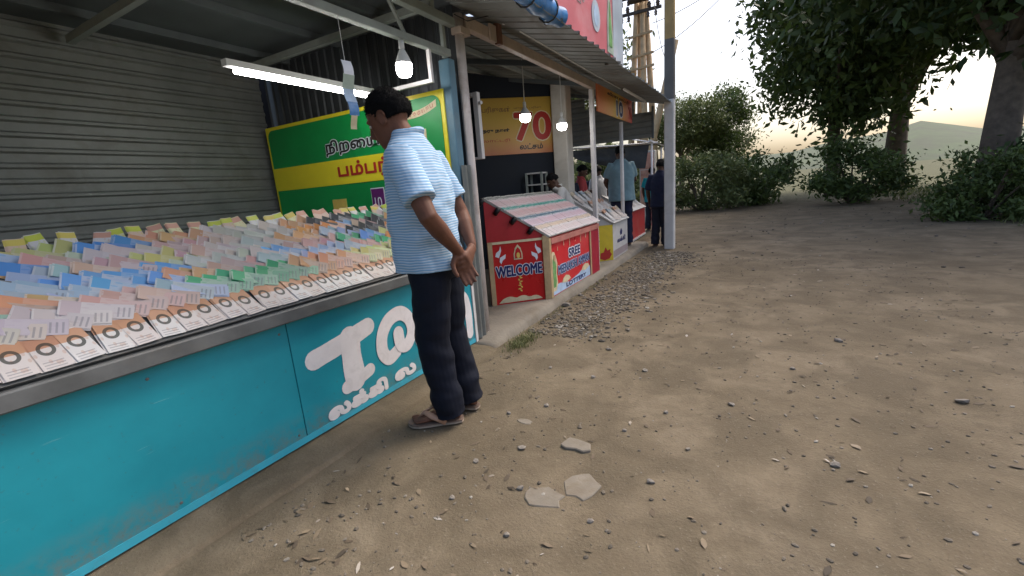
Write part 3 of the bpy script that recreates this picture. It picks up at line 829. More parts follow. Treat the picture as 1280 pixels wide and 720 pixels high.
# end wall of hanging sheets
for i in range(5):
    z0 = 1.90 + i * 0.20
    corrugated((-3.7, YE - 0.12 + 0.004 * i, z0), (0, 0, 1), (1, 0, 0), 0.22, min(2.02, EX - (z0 + 0.23 - EZ) / SL + 3.7), pitch=0.11, amp=0.012).build('end_sheet', 'back_sheet', cn)
MB().box((-1.70, YE - 0.14, 1.88), (-1.665, YE - 0.105, 2.40)).build('end_stile', 'dark_soffit', cn)
MB().tube([(-1.62, 6.1, 2.36), (-1.62, 7.3, 2.36)], 0.018, 8).build('conduit', 'white_pipe', cn, True)
MB().tube([(-1.66, 3.3, 2.37), (-1.66, 4.7, 2.365), (-1.64, 6.0, 2.35)], 0.006, 6).build('cable', 'wire_white', cn, True)
MB().box((-4.72, 3.05, 0.03), (-4.68, 6.0, 3.1)).build('back_wall', 'navy_wall', cn)

jb = thing('junction_block', 'brown wooden block and white lamp holder fixed to the tan beam', 'fitting', (-1.93, 3.4, 2.4))
MB().box((-1.945, 3.395, 2.36), (-1.90, 3.455, 2.52)).build('block', 'brown_block', jb, bevel=0.004)
MB().box((-1.938, 3.30, 2.37), (-1.92, 3.392, 2.49)).build('plate', 'tan_beam', jb)
MB().lathe((-1.86, 3.43, 2.50), [(0.02, 0.09), (0.028, 0.085), (0.03, 0.03), (0.018, 0.0), (0.01, 0.0)], 14).build('lamp_holder', 'white_plastic', jb, True)
tag(MB().tube([(-1.885, 3.40, 2.55), (-1.86, 3.2, 2.50), (-1.92, 2.98, 2.42), (-1.95, 2.86, 2.44)], 0.004, 6).build('loose_cable', 'wire', None, True), 'thin dark cable drooping from the tan beam to the grey beam', 'cable')

# blue rolled tarpaulin along the roof edge
br = MB()
pts = [(-1.40 + 0.01 * math.sin(k * 1.7), 2.55 + k * 0.075, 2.44 + 0.006 * math.sin(k * 2.3)) for k in range(13)]
br.tube(pts, [0.07 + 0.006 * math.sin(k * 2.1) for k in range(13)], 16)
tr_ = thing('rolled_tarpaulin', 'rolled bright blue tarpaulin tied under the awning edge', 'tarpaulin', (-1.4, 3.0, 2.4))
br.build('roll', 'blue_tarp', tr_, True)
for y in (2.9, 3.25):
    MB().tube([(-1.40 + 0.08 * math.cos(a * 0.5236), y, 2.44 + 0.08 * math.sin(a * 0.5236)) for a in range(13)], 0.006, 6).build('tie', 'wire', tr_, True)

# pink signboard on the roof edge
pk = thing('roof_signboard', 'faded pink signboard with pale emblems standing on the corrugated roof edge', 'sign', (-1.45, 4.2, 2.4))
PX = -1.44
MB().box((PX - 0.03, 3.30, 2.445), (PX, 5.40, 3.45)).build('panel', 'pink_board', pk)
MB().box((PX + 0.001, 5.02, 2.45), (PX + 0.004, 5.398, 3.44)).build('side_strip', 'pale_blue_vinyl', pk)
MB().prism([(PX + 0.006, 4.46 + 0.12 * math.cos(a * R(15)), 2.735 + 0.135 * math.sin(a * R(15))) for a in range(24)], (1, 0, 0), 0.004).build('emblem', 'pale_blue_vinyl', pk)
MB().prism([(PX + 0.009, 4.46 + 0.07 * math.cos(a * R(15)), 2.735 + 0.09 * math.sin(a * R(15))) for a in range(24)], (1, 0, 0), 0.002).build('emblem_centre', 'blue_ink', pk)
fig = [(4.80, 2.50), (5.01, 2.50), (5.015, 2.62), (4.97, 2.80), (4.93, 2.98), (4.89, 3.06), (4.85, 2.98), (4.82, 2.80)]
MB().prism([(PX + 0.006, a, b_) for a, b_ in fig], (1, 0, 0), 0.004).build('figure_patch', 'pale_green_vinyl', pk)
MB().prism([(PX + 0.009, 4.905 + (a - 4.905) * 0.5, 2.75 + (b_ - 2.75) * 0.75) for a, b_ in fig], (1, 0, 0), 0.002).build('figure', 'green_ink', pk)
text('lettering', 'அன்பு', (PX, 3.60, 2.70), PY, PZ, 0.55, 0.14, 'grey_ink', pk, lift=0.002)
for y in (3.4, 4.9):
    MB().bar((PX - 0.04, y, 2.40), (PX - 0.04, y, 3.4), 0.03, 0.03).build('frame_post', 'iron', pk)

# orange sign hung from the beam
og = thing('hanging_sign', 'orange and yellow hanging sign with a blue number 10, past the white post', 'sign', (FX, 6.8, 2.1))
m, t, p = newmat('orange_fade')
tc = t.n('ShaderNodeTexCoord').outputs['Object']
gy_ = t.n('ShaderNodeSeparateXYZ'); t.l(tc, gy_.inputs[0])
yy = t.math('ADD', t.math('MULTIPLY', t.math('SUBTRACT', gy_.outputs[1], 5.9), 0.55), t.math('MULTIPLY', t.noise(tc, 1.5, 2), 0.12))
t.l(t.ramp(yy, [(0.06, (0.74, 0.20, 0.08)), (0.42, (0.80, 0.40, 0.10)), (0.58, (0.82, 0.56, 0.10)), (0.80, (0.76, 0.28, 0.09)), (1.0, (0.66, 0.10, 0.09))]), p.inputs['Base Color'])
p.inputs['Roughness'].default_value = 0.4
M['orange_fade'] = m
MB().box((FX + 0.032, 5.91, 2.12), (FX + 0.05, 7.68, 2.455)).build('panel', 'orange_fade', og)
text('lettering', '10', (FX + 0.05, 6.78, 2.16), PY, PZ, 0.32, 0.19, 'navy_ink', og, smear=0.012, outline=0.02, outline_mat='white_ink')
text('lettering', '70', (FX + 0.05, 7.46, 2.17), PY, PZ, 0.19, 0.17, 'red_ink', og, smear=0.008)
text('lettering', 'கேரளா லாட்டரி', (FX + 0.05, 6.35, 2.375), PY, PZ, 1.1, 0.05, 'brown_block', og, smear=0.002)

# number 70 sign on the angled dark partition
da = Vector((0.744, 0.668, 0)).normalized()
wn = Vector((da.y, -da.x, 0))       # faces the camera
wl = Vector((-4.05, 4.99, 0)); wr = Vector((-2.66, 6.235, 0))
pw = thing('partition_wall', 'dark navy partition wall behind the yellow number 70 sign', 'wall', (-3.3, 5.6, 0.05))
MB().prism([wl + Vector((0, 0, 0.05)), wr + Vector((0, 0, 0.05)), wr + Vector((0, 0, 2.62)), wl + Vector((0, 0, 2.9))], wn, 0.05).build('wall_panel', 'navy_wall', pw)
sg = thing('number_sign', 'yellow sign with a big red 70 and Tamil words on the dark partition', 'sign', (-3.1, 5.8, 1.7))
so = wr + wn * 0.02 - da * 1.13; so.z = 1.70
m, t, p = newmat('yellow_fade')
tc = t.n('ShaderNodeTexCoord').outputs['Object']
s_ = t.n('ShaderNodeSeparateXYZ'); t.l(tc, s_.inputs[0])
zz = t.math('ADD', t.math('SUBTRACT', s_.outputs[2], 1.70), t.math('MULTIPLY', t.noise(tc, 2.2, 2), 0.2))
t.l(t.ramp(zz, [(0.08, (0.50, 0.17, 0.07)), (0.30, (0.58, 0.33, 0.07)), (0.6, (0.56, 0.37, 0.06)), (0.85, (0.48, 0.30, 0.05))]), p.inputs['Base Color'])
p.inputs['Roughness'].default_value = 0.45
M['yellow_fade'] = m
SW, SH = 1.11, 0.76
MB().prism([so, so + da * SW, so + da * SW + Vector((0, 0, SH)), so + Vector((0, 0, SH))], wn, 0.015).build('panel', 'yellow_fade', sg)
def sgt(s, a, b_, wd, ht, mt, **kw):
    text('lettering', s, so + da * a + Vector((0, 0, b_)), da, PZ, wd, ht, mt, sg, **kw)
sgt('70', 0.52, 0.19, 0.52, 0.36, 'red_ink', smear=0.016, outline=0.016, outline_mat='cream_ink')
sgt('லட்சம்', 0.57, 0.06, 0.34, 0.075, 'black_ink', smear=0.003)
sgt('ஒரு நாள்', 0.03, 0.30, 0.40, 0.055, 'black_ink', smear=0.003)
sgt('பரிசுகள்', 0.06, 0.56, 0.40, 0.09, 'brown_block')
sgt('முதல் பரிசு', 0.52, 0.60, 0.40, 0.035, 'brown_block')
sgt('லாட்டரி', 0.03, 0.17, 0.40, 0.05, 'red_ink')

# cream pillar
pl = thing('pillar', 'square cream concrete pillar to the right of the 70 sign', 'pillar', (-2.53, 6.15, 0.08))
MB().box((-2.64, 6.05, 0.075), (-2.42, 6.27, 2.60)).build('shaft', 'pillar', pl, bevel=0.012)
MB().box((-2.66, 6.03, 0.075), (-2.40, 6.29, 0.2)).build('foot', 'pillar', pl, bevel=0.008)

# framed board by the cream pipe
fb = thing('framed_board', 'dark board in a white frame beside the cream pipe post', 'board', (-2.12, 3.2, 1.5))
MB().box((-2.26, 3.19, 1.49), (-2.06, 3.205, 1.95)).build('pane', 'navy_wall', fb)
MB().box((-2.06, 3.17, 1.47), (-2.015, 3.215, 1.985)).build('frame_stile', 'white_pipe', fb, bevel=0.003)
MB().box((-2.28, 3.17, 1.952), (-2.062, 3.215, 1.985)).build('frame_rail', 'white_pipe', fb, bevel=0.003)
MB().box((-2.28, 3.17, 1.47), (-2.062, 3.215, 1.488)).build('frame_rail', 'white_pipe', fb, bevel=0.003)
MB().tube([(-2.02, 3.19, 1.90), (-1.985, 3.18, 1.90)], 0.014, 8).build('hinge', 'white_pipe', fb)
mbx = thing('meter_box', 'small off-white box behind the cream pipe post beside the blue post', 'box', (-2.05, 2.99, 1.35))
MB().box((-2.13, 2.985, 1.30), (-2.02, 3.05, 1.52)).build('case', 'white_board', mbx, bevel=0.006)
MB().box((-2.10, 2.981, 1.26), (-2.05, 3.04, 1.298)).build('cable_gland', 'clip_black', mbx)

# ------------------------------------------------------------------ ticket counters with sloped display boards
def counter(name, label, A, B, C, depth, h_front, h_back, mats, base=0.08):
    """A-B is the angled end panel, B-C the lane front; tops slope up to the back"""
    A, B, C = (Vector((*q, 0)) for q in (A, B, C))
    dA = (B - A).normalized(); dF = (C - B).normalized()
    back = A - B
    bl = B + back * (depth / back.length); br_ = C + back * (depth / back.length)
    e = thing(name, label, 'counter', ((A + C) / 2).to_tuple()[:2] + (base,))
    nA = Vector((dA.y, -dA.x, 0)); nF = Vector((dF.y, -dF.x, 0))
    Z = lambda p_, z_: p_ + Vector((0, 0, z_))
    hA = h_front + (h_back - h_front) * 0.0
    MB().prism([Z(bl, base), Z(B, base), Z(B, h_front), Z(bl, h_front)], nA, 0.025).build('end_panel', mats['end'], e)
    inner = nF * -0.027
    MB().prism([Z(B + dF * 0.003 + inner * 0, base), Z(C, base), Z(C, h_front), Z(B + dF * 0.003, h_front)], nF, 0.025).build('front_panel', mats['front'], e)
    # triangular cheek above the end panel
    q0, q1 = bl + nA * -0.002, B + nA * -0.002
    MB().prism([Z(q0, h_front + 0.002), Z(q1, h_front + 0.002), Z(q1, h_front + 0.02), Z(q0, h_back)], nA, 0.02).build('cheek', mats['cheek'], e)
    q0, q1 = br_, C
    MB().prism([Z(q0, base), Z(q1, base), Z(q1, h_front + 0.01), Z(q0, h_back - 0.01)], nA, 0.02).build('far_end', mats['cheek'], e)
    # sloped board
    up = ((Z(bl, h_back) - Z(B, h_front))).normalized(); n_ = dF.cross(up); n_ = n_ if n_.z > 0 else -n_
    ov = nF * 0.03 + Vector((0, 0, -0.012))
    c0, c1, c2, c3 = Z(B, h_front + 0.035) + ov - dF * 0.01, Z(C, h_front + 0.035) + ov + dF * 0.02, Z(br_, h_back + 0.028) + dF * 0.02, Z(bl, h_back + 0.028) - dF * 0.01
    MB().prism([c0, c1, c2, c3], n_, 0.018).build('display_board', mats['top'], e)
    return e, dict(A=A, B=B, C=C, dA=dA, dF=dF, nA=nA, nF=nF, c=(c0, c1, c2, c3), n=n_, bl=bl, br=br_)
c2_, g2 = counter('ticket_counter', 'red ticket counter with WELCOME panel, gold trim and sloped display board', (-2.31, 3.60), (-1.87, 4.02), (-1.86, 5.56), 0.62, 0.70, 1.12,
                  dict(end='red_print', front='red_bright', cheek='red', top='white_board'))
A, B, C_, dA, dF, nA, nF = (g2[k_] for k_ in ('A', 'B', 'C', 'dA', 'dF', 'nA', 'nF'))
def strip(o0, u, v, a0, a1, b0, b1, n, mt, name, parent, lift=0.003, depth=0.012, bevel=0):
    o0, u, v, n = Vector(o0), Vector(u), Vector(v), Vector(n)
    return MB().prism([o0 + u * a0 + v * b0 + n * (lift + depth), o0 + u * a1 + v * b0 + n * (lift + depth), o0 + u * a1 + v * b1 + n * (lift + depth), o0 + u * a0 + v * b1 + n * (lift + depth)], n, depth).build(name, mt, parent, bevel=bevel)
Z1 = Vector((0, 0, 1))
OA = Vector((A.x, A.y, 0.08)); WA = (B - A).length
# end panel frame
strip(OA, dA, Z1, -0.012, 0.035, 0.0, 0.64, nA, 'wood_trim', 'frame_strip', c2_)
strip(OA, dA, Z1, WA - 0.06, WA + 0.01, 0.0, 0.655, nA, 'wood_trim', 'frame_strip', c2_, depth=0.016)
strip(OA, dA, Z1, 0.037, WA - 0.062, 0.615, 0.638, nA, 'cream_ink', 'frame_strip', c2_, depth=0.009)
def wt(s, a, b_, wd, ht, mt, **kw):
    return text('lettering', s, OA + dA * a + Z1 * b_, dA, Z1, wd, ht, mt, c2_, **kw)
wt('WELCOME', 0.055, 0.285, 0.475, 0.105, 'navy_ink', smear=0.0045, outline=0.006, outline_mat='white_ink')
def patch(name, pts, mt, lift=0.002, depth=0.002, o0=OA, u=dA, n=nA, parent=c2_):
    return MB().prism([o0 + u * a + Z1 * b_ + n * (lift + depth) for a, b_ in pts], n, depth).build(name, mt, parent)
# two folded-wing shapes, a gold shrine emblem, a falling garland and a cream base
for sgn, cx in ((1, 0.105), (-1, 0.49)):
    wing = [(-0.045, 0.0), (-0.035, 0.035), (0.0, 0.06), (0.012, 0.10), (0.018, 0.055), (0.005, 0.02), (-0.01, -0.015)]
    patch('wing', [(cx + sgn * a, 0.495 + b_) for a, b_ in (wing if sgn > 0 else wing[::-1])], 'white_ink')
    wing2 = [(0.0, -0.01), (0.03, 0.005), (0.06, 0.02), (0.055, -0.02), (0.025, -0.04), (0.01, -0.075), (-0.005, -0.05)]
    patch('wing', [(cx + sgn * a, 0.49 + b_) for a, b_ in (wing2 if sgn < 0 else wing2)][::(1 if sgn > 0 else -1)][::-1], 'white_ink', lift=0.0025)
shr = [(-0.045, -0.06), (0.045, -0.06), (0.045, 0.0), (0.035, 0.03), (0.03, 0.055), (0.012, 0.075), (0.0, 0.09), (-0.012, 0.075), (-0.03, 0.055), (-0.035, 0.03), (-0.045, 0.0)]
patch('emblem', [(0.292 + a, 0.505 + b_) for a, b_ in shr], 'cream_ink')
patch('emblem_arch', [(0.292 + a * 0.74, 0.502 + b_ * 0.74) for a, b_ in shr], 'red_print', lift=0.0045)
patch('emblem_figure', [(0.292 + 0.018 * math.cos(k * R(36)), 0.487 + 0.03 * math.sin(k * R(36))) for k in range(10)], 'yellow_ink', lift=0.007)
for k in range(9):
    a0 = 0.295 + 0.012 * math.sin(k * 2.4); b0 = 0.275 - k * 0.0185; an = R(60 + 55 * (-1) ** k)
    petal = [(a0 + 0.020 * math.cos(an + q) * (1 if i % 2 == 0 else 0.5), b0 + 0.014 * math.sin(an + q) * (1 if i % 2 == 0 else 0.55)) for i, q in enumerate((0, 1.57, 3.14, 4.71))]
    patch('petal', petal, 'yellow_ink', lift=0.002 + 0.0004 * k)
cl = [(0.06, 0.018)] + [(0.10 + 0.40 * k / 16, 0.055 + 0.022 * abs(math.sin(k * 0.55)) - 0.03 * (k / 16) ** 4) for k in range(17)] + [(0.52, 0.018)]
patch('cloud_base', cl[::-1], 'cream_ink')
# front panel
OF = Vector((B.x, B.y, 0.08))
LF = (C_ - B).length
strip(OF, dF, Z1, 0.0, 0.045, 0.0, 0.62, nF, 'wood_trim', 'frame_strip', c2_, depth=0.014)
strip(OF, dF, Z1, 0.047, LF - 0.005, 0.555, 0.615, nF, 'pink_trim', 'top_rail', c2_, depth=0.018)
strip(OF, dF, Z1, LF - 0.34, LF - 0.30, 0.0, 0.553, nF, 'wood_trim', 'frame_strip', c2_, depth=0.012)
strip(OF, dF, Z1, LF - 0.298, LF - 0.005, 0.0, 0.553, nF, 'maroon', 'side_board', c2_, depth=0.010)
def ft(s, a, b_, wd, ht, mt, **kw):
    return text('lettering', s, OF + dF * a + Z1 * b_, dF, Z1, wd, ht, mt, c2_, **kw)
ft('SREE', 0.53, 0.345, 0.34, 0.09, 'navy_ink', smear=0.005, outline=0.012, outline_mat='white_ink')
ft('MEENAKSHI AMMAN', 0.225, 0.205, 0.95, 0.09, 'navy_ink', smear=0.0015, outline=0.009, outline_mat='blue_ink')
pf = lambda name, pts, mt, **kw: patch(name, pts, mt, o0=OF, u=dF, n=nF, **kw)
pf('print_base', [(0.05, 0.01), (1.19, 0.01), (1.19, 0.13), (1.0, 0.15), (0.8, 0.10), (0.5, 0.07), (0.25, 0.11), (0.05, 0.10)], 'blue_ink', lift=0.0015)
pf('print_flowers', [(0.30, 0.10), (0.42, 0.08), (0.55, 0.105), (0.50, 0.145), (0.42, 0.165), (0.34, 0.14)], 'cream_ink', lift=0.004)
pf('print_flowers', [(0.90, 0.12), (1.02, 0.10), (1.16, 0.13), (1.12, 0.17), (1.02, 0.185), (0.93, 0.16)], 'cream_ink', lift=0.004)
lady = [(0.055, 0.05), (0.15, 0.05), (0.19, 0.12), (0.17, 0.24), (0.20, 0.33), (0.17, 0.40), (0.13, 0.46), (0.09, 0.47), (0.06, 0.44)]
pf('print_figure', lady, 'cream_ink', lift=0.0042)
pf('print_figure', [(0.11 + (a - 0.11) * 0.6, 0.22 + (b_ - 0.22) * 0.75) for a, b_ in lady], 'green_ink', lift=0.0065)
pf('print_figure', [(0.12 + 0.03 * math.cos(k * R(45)), 0.40 + 0.035 * math.sin(k * R(45))) for k in range(8)], 'wood_trim', lift=0.009)
ft('LOTTERY', 0.42, 0.028, 0.62, 0.045, 'navy_ink', lift=0.004, smear=0.003)
for k in range(6):
    pf('print_lamp', [(0.22 + k * 0.17, 0.46 + 0.03 * (k % 2)), (0.235 + k * 0.17, 0.47 + 0.03 * (k % 2)), (0.228 + k * 0.17, 0.51 + 0.05 * (k % 3))], 'cream_ink')

def board_rows(gd, row_mats, label, group_n, n_t, parent_label):
    c0, c1, c2q, c3 = gd['c']; n_ = gd['n']
    k_ = len(row_mats); tot = sum(w_ for _, w_ in row_mats); acc = 0.0
    for i, (mt, wd) in enumerate(row_mats):
        mb = MB(); uvs = []
        v0, v1 = acc / tot + 0.008, (acc + wd) / tot - 0.003; acc += wd
        for j in range(n_t):
            u0, u1 = (j + 0.06) / n_t, (j + 0.97) / n_t
            lf = 0.004 + random.uniform(0, 0.004); jit = random.uniform(-0.008, 0.008)
            q = []
            for (u_, v_) in ((u0, v0 + jit), (u1, v0 + jit), (u1, v1 + jit), (u0, v1 + jit)):
                a = c0.lerp(c1, u_); b_ = c3.lerp(c2q, u_)
                q.append(a.lerp(b_, max(0.002, min(0.998, v_))))
            b0 = len(mb.v)
            mb.add([q[0] + n_ * lf, q[1] + n_ * (lf + 0.002), q[2] + n_ * (lf + 0.006), q[3] + n_ * (lf + 0.004), *[x + n_ * 0.001 for x in q]], [(0, 1, 2, 3), (0, 4, 5, 1), (1, 5, 6, 2), (2, 6, 7, 3), (3, 7, 4, 0)])
        me = mb.mesh('ticket_row')
        uvl = me.uv_layers.new(name='UVMap')
        for po in me.polygons:
            for li, vi in zip(po.loop_indices, po.vertices):
                uvl.data[li].uv = ((0, 0), (1, 0), (1, 1), (0, 1))[vi % 4]
        o = link('ticket_row', me, mt)
        tag(o, label[i], 'tickets', group_n)
pinkw, whitew, mintw, beige = (0.60, 0.53, 0.53), (0.58, 0.57, 0.58), (0.50, 0.60, 0.58), (0.58, 0.52, 0.46)
RM = dict(a=row_mat('row_white', whitew, (0.45, 0.30, 0.30), amt=0.4), b=row_mat('row_beige', beige, (0.45, 0.28, 0.16), amt=0.5), c=row_mat('row_pinkblue', (0.56, 0.52, 0.60), (0.50, 0.25, 0.28), amt=0.5),
          d=row_mat('row_tealdark', (0.45, 0.52, 0.55), (0.02, 0.10, 0.16), amt=0.95), e=row_mat('row_pink', pinkw, (0.50, 0.18, 0.18), amt=0.5), f=row_mat('row_green', (0.42, 0.56, 0.54), (0.01, 0.26, 0.20), amt=0.95),
          g=row_mat('row_pink2', pinkw, (0.50, 0.20, 0.20), amt=0.45), h=row_mat('row_dark', (0.52, 0.50, 0.44), (0.04, 0.05, 0.05), amt=0.8))
board_rows(g2, [(RM[k_], w_) for k_, w_ in zip('abcdefgh', (1.25, 0.6, 1.2, 0.5, 1.3, 0.5, 1.3, 0.55))],
           ['plain white ticket row along the lowest edge of the red counter board', 'beige ticket row, second from the bottom of the red counter board', 'lilac ticket row below the dark blue row on the red counter board', 'row of tickets with dark blue print across the red counter board',
            'pink ticket row between the blue and green rows on the red counter board', 'row of tickets with green print across the red counter board', 'pink ticket row above the green row on the red counter board', 'row of tickets with black print along the top of the red counter board'],
           'ticket rows on the red counter board', 30, '')
c0, c1, c2q, c3 = g2['c']
for k in range(4):
    v_ = (0.24, 0.50, 0.74, 0.97)[k]
    q = c0.lerp(c3, v_) - dF * 0.004
    MB().tube([q - g2['n'] * 0.085 - dF * 0.030, q - g2['n'] * 0.002 - dF * 0.026], 0.025, 10).build('clip', 'clip_black', c2_, True)

c3_, g3 = counter('ticket_counter', 'yellow-ended ticket counter with white front and grey sloped board, behind the white post', (-2.28, 5.95), (-1.89, 6.33), (-1.92, 7.25), 0.75, 0.60, 1.06,
                  dict(end='yellow_paint', front='white_board', cheek='grey_board', top='white_board'))
OF3 = Vector((g3['B'].x, g3['B'].y, 0.08))
def f3(s, a, b_, wd, ht, mt):
    text('lettering', s, OF3 + g3['dF'] * a + Z1 * b_, g3['dF'], Z1, wd, ht, mt, c3_, smear=0.004)
f3('லக்கி', 0.25, 0.22, 0.5, 0.07, 'navy_ink')
MB().prism([OF3 + g3['dF'] * a + Z1 * b_ + g3['nF'] * 0.004 for a, b_ in ((0.44, 0.32), (0.54, 0.32), (0.56, 0.37), (0.49, 0.42), (0.42, 0.37))], g3['nF'], 0.003).build('print_motif', 'navy_ink', c3_)
strip(OF3, g3['dF'], Z1, 0.02, 0.9, 0.03, 0.13, g3['nF'], 'grey_ink', 'print_band', c3_, depth=0.003)
OA3 = Vector((g3['A'].x, g3['A'].y, 0.08))
MB().prism([OA3 + g3['dA'] * (0.43 + a) + Z1 * (0.10 + b_) + g3['nA'] * 0.004 for a, b_ in ((-0.10, -0.06), (-0.03, -0.09), (0.05, -0.07), (0.09, -0.01), (0.06, 0.03), (0.07, 0.07), (0.02, 0.05), (-0.01, 0.10), (-0.04, 0.03), (-0.09, 0.02))], g3['nA'], 0.003).build('print_motif', 'red_ink', c3_)
for a, b_ in ((0.30, 0.40), (0.31, 0.30)):
    MB().prism([OA3 + g3['dA'] * (a + 0.02 * math.cos(k * R(60))) + Z1 * (b_ + 0.02 * math.sin(k * R(60))) + g3['nA'] * 0.004 for k in range(6)], g3['nA'], 0.003).build('hole_mark', 'black_ink', c3_)
c4_, g4 = counter('ticket_counter', 'far red ticket counter with white sloped board beyond the concrete footway', (-2.55, 8.25), (-2.22, 8.6), (-2.28, 10.1), 0.6, 0.60, 0.95,
                  dict(end='red', front='red', cheek='white_board', top='white_board'), base=0.03)
MB().prism([Vector((g4['B'].x, g4['B'].y, 0.02)) + g4['nF'] * 0.02, Vector((g4['C'].x, g4['C'].y, 0.02)) + g4['nF'] * 0.02, Vector((g4['C'].x, g4['C'].y, 0.055)) + g4['nF'] * 0.02, Vector((g4['B'].x, g4['B'].y, 0.055)) + g4['nF'] * 0.02], g4['nF'], 0.018).build('kick_strip', 'white_board', c4_)

# loose ticket stacks on the grey and the far counters
sheet_me = []
for k in range(4):
    me = ticket_mesh(0.13, 0.24, 0.02, 3, 80 + k); me.materials.append(ticket_mat('loose_sheet%d' % k, [WHT, (0.56, 0.50, 0.46)], [(0.45, 0.25, 0.16), (0.30, 0.36, 0.40), (0.50, 0.42, 0.30)])); sheet_me.append(me)
def scatter(gd, spots, label, group):
    c0, c1, c2q, c3 = gd['c']; n_ = gd['n']
    up = (c3 - c0).normalized(); al = (c1 - c0).normalized(); ups = (up - al * up.dot(al)).normalized()
    for i, (u_, v_, rot) in enumerate(spots):
        q = c0.lerp(c1, u_).lerp(c3.lerp(c2q, u_), v_) + n_ * 0.006
        uy = ups * math.cos(rot) + al * math.sin(rot); ux = al * math.cos(rot) - ups * math.sin(rot)
        o = bpy.data.objects.new('ticket_stack', sheet_me[i % 4]); col.objects.link(o)
        place_on(o, q, ux, uy, ux.cross(uy)); tag(o, label, 'tickets', group)
scatter(g3, [(u_, v_, random.uniform(-0.4, 0.4)) for u_ in (0.12, 0.32, 0.52, 0.72, 0.9) for v_ in (0.05, 0.36, 0.66)], 'loose stack of tickets on the grey sloped board of the yellow-ended counter', 'ticket stacks on the yellow-ended counter')
scatter(g4, [(u_, v_, random.uniform(-0.3, 0.3)) for u_ in (0.2, 0.5, 0.8) for v_ in (0.15, 0.55)], 'white ticket stack on the sloped board of the far red counter', 'ticket stacks on the far red counter')

# steel rack behind the red counter
rk = thing('metal_rack', 'small grey metal rack standing behind the red counter below the dark partition', 'rack', (-2.86, 5.9, 0.08))
for x, y in ((-2.97, 5.80), (-2.73, 5.80), (-2.97, 5.96), (-2.73, 5.96)):
    MB().box((x - 0.014, y - 0.014, 0.08), (x + 0.014, y + 0.014, 1.42)).build('leg', 'grey_steel', rk)
for z_ in (0.5, 0.95, 1.24, 1.40):
    MB().box((-2.98, 5.79, z_), (-2.72, 5.97, z_ + 0.02)).build('shelf', 'white_board', rk)

# ------------------------------------------------------------------ people
HEAD = [(-0.128, 0.050, 0.026, 0.022), (-0.118, 0.046, 0.042, 0.036), (-0.095, 0.034, 0.062, 0.050), (-0.06, 0.018, 0.081, 0.061), (-0.02, 0.004, 0.095, 0.068), (0.02, 0.0, 0.100, 0.0745), (0.055, -0.003, 0.0985, 0.0755), (0.085, -0.006, 0.085, 0.067), (0.108, -0.008, 0.062, 0.050), (0.122, -0.008, 0.033, 0.027)]

class Fig:
    def __init__(s, base, yaw, k=1.0):
        s.b = Vector(base); s.k = k
        s.F = Vector((math.cos(yaw), math.sin(yaw), 0)); s.L = Vector((-math.sin(yaw), math.cos(yaw), 0)); s.U = Vector((0, 0, 1))
    def P(s, f, l, u): return s.b + (s.F * f + s.L * l + s.U * u) * s.k
    def D(s, f, l, u): return (s.F * f + s.L * l + s.U * u)
    def ell(s, c, a, b_, n=20, ax=None, pw=1.0):
        c = s.P(*c); X, Y = ax or (s.F, s.L)
        out = []
        for i in range(n):
            an = 2 * math.pi * i / n; co, si = math.cos(an), math.sin(an)
            co = math.copysign(abs(co) ** pw, co); si = math.copysign(abs(si) ** pw, si)
            out.append(c + X * (a * s.k * co) + Y * (b_ * s.k * si))
        return out

def hand(mb, wrist, d, nrm, side, curl, k=1.0, spread=0.0, thumb=True, scale=1.0):
    """wrist point, finger direction d, palm normal nrm (fingers curl towards it), side=+1: thumb towards d x nrm"""
    d = Vector(d).normalized(); nrm = Vector(nrm); nrm = (nrm - d * nrm.dot(d)).normalized()
    s_ = d.cross(nrm).normalized() * side
    q = k * scale
    rings = []
    for t_, wv, th in ((-0.015, 0.025, 0.020), (0.015, 0.028, 0.018), (0.045, 0.037, 0.016), (0.075, 0.040, 0.014), (0.092, 0.038, 0.011)):
        c = wrist + d * (t_ * q)
        rings.append([c + s_ * (wv * q * math.cos(a * R(22.5))) + nrm * (th * q * math.sin(a * R(22.5))) for a in range(16)])
    mb.loft(rings)
    for i, (off, ln, r_) in enumerate(((0.031, 0.072, 0.0088), (0.011, 0.080, 0.009), (-0.010, 0.075, 0.0086), (-0.030, 0.060, 0.0078))):
        p_ = wrist + d * (0.082 * q) + s_ * (off * q)
        cd_ = d + s_ * (spread * off * 8); cd_.normalize()
        pts = [p_]; ang = 0
        for sg, c_ in ((0.45, curl[0]), (0.31, curl[1]), (0.24, curl[2])):
            ang += c_ * (1 + 0.12 * (i - 1.5))
            v = cd_ * math.cos(ang) + nrm * math.sin(ang)
            pts.append(pts[-1] + v * (ln * sg * q))
        mb.tube(pts, [r_ * q * 1.05, r_ * q, r_ * q * 0.93, r_ * q * 0.82], 10, True)
    if thumb:
        p0 = wrist + d * (0.018 * q) + s_ * (0.022 * q) + nrm * (0.006 * q)
        p1 = p0 + (d * 0.62 + s_ * 0.72 + nrm * 0.25) * (0.034 * q)
        p2 = p1 + (d * 0.85 + s_ * 0.25 + nrm * 0.45) * (0.030 * q)
        p3 = p2 + (d * 0.85 + s_ * -0.05 + nrm * 0.5) * (0.024 * q)
        mb.tube([p0, p1, p2, p3], [0.015 * q, 0.0125 * q, 0.011 * q, 0.009 * q], 10, True)

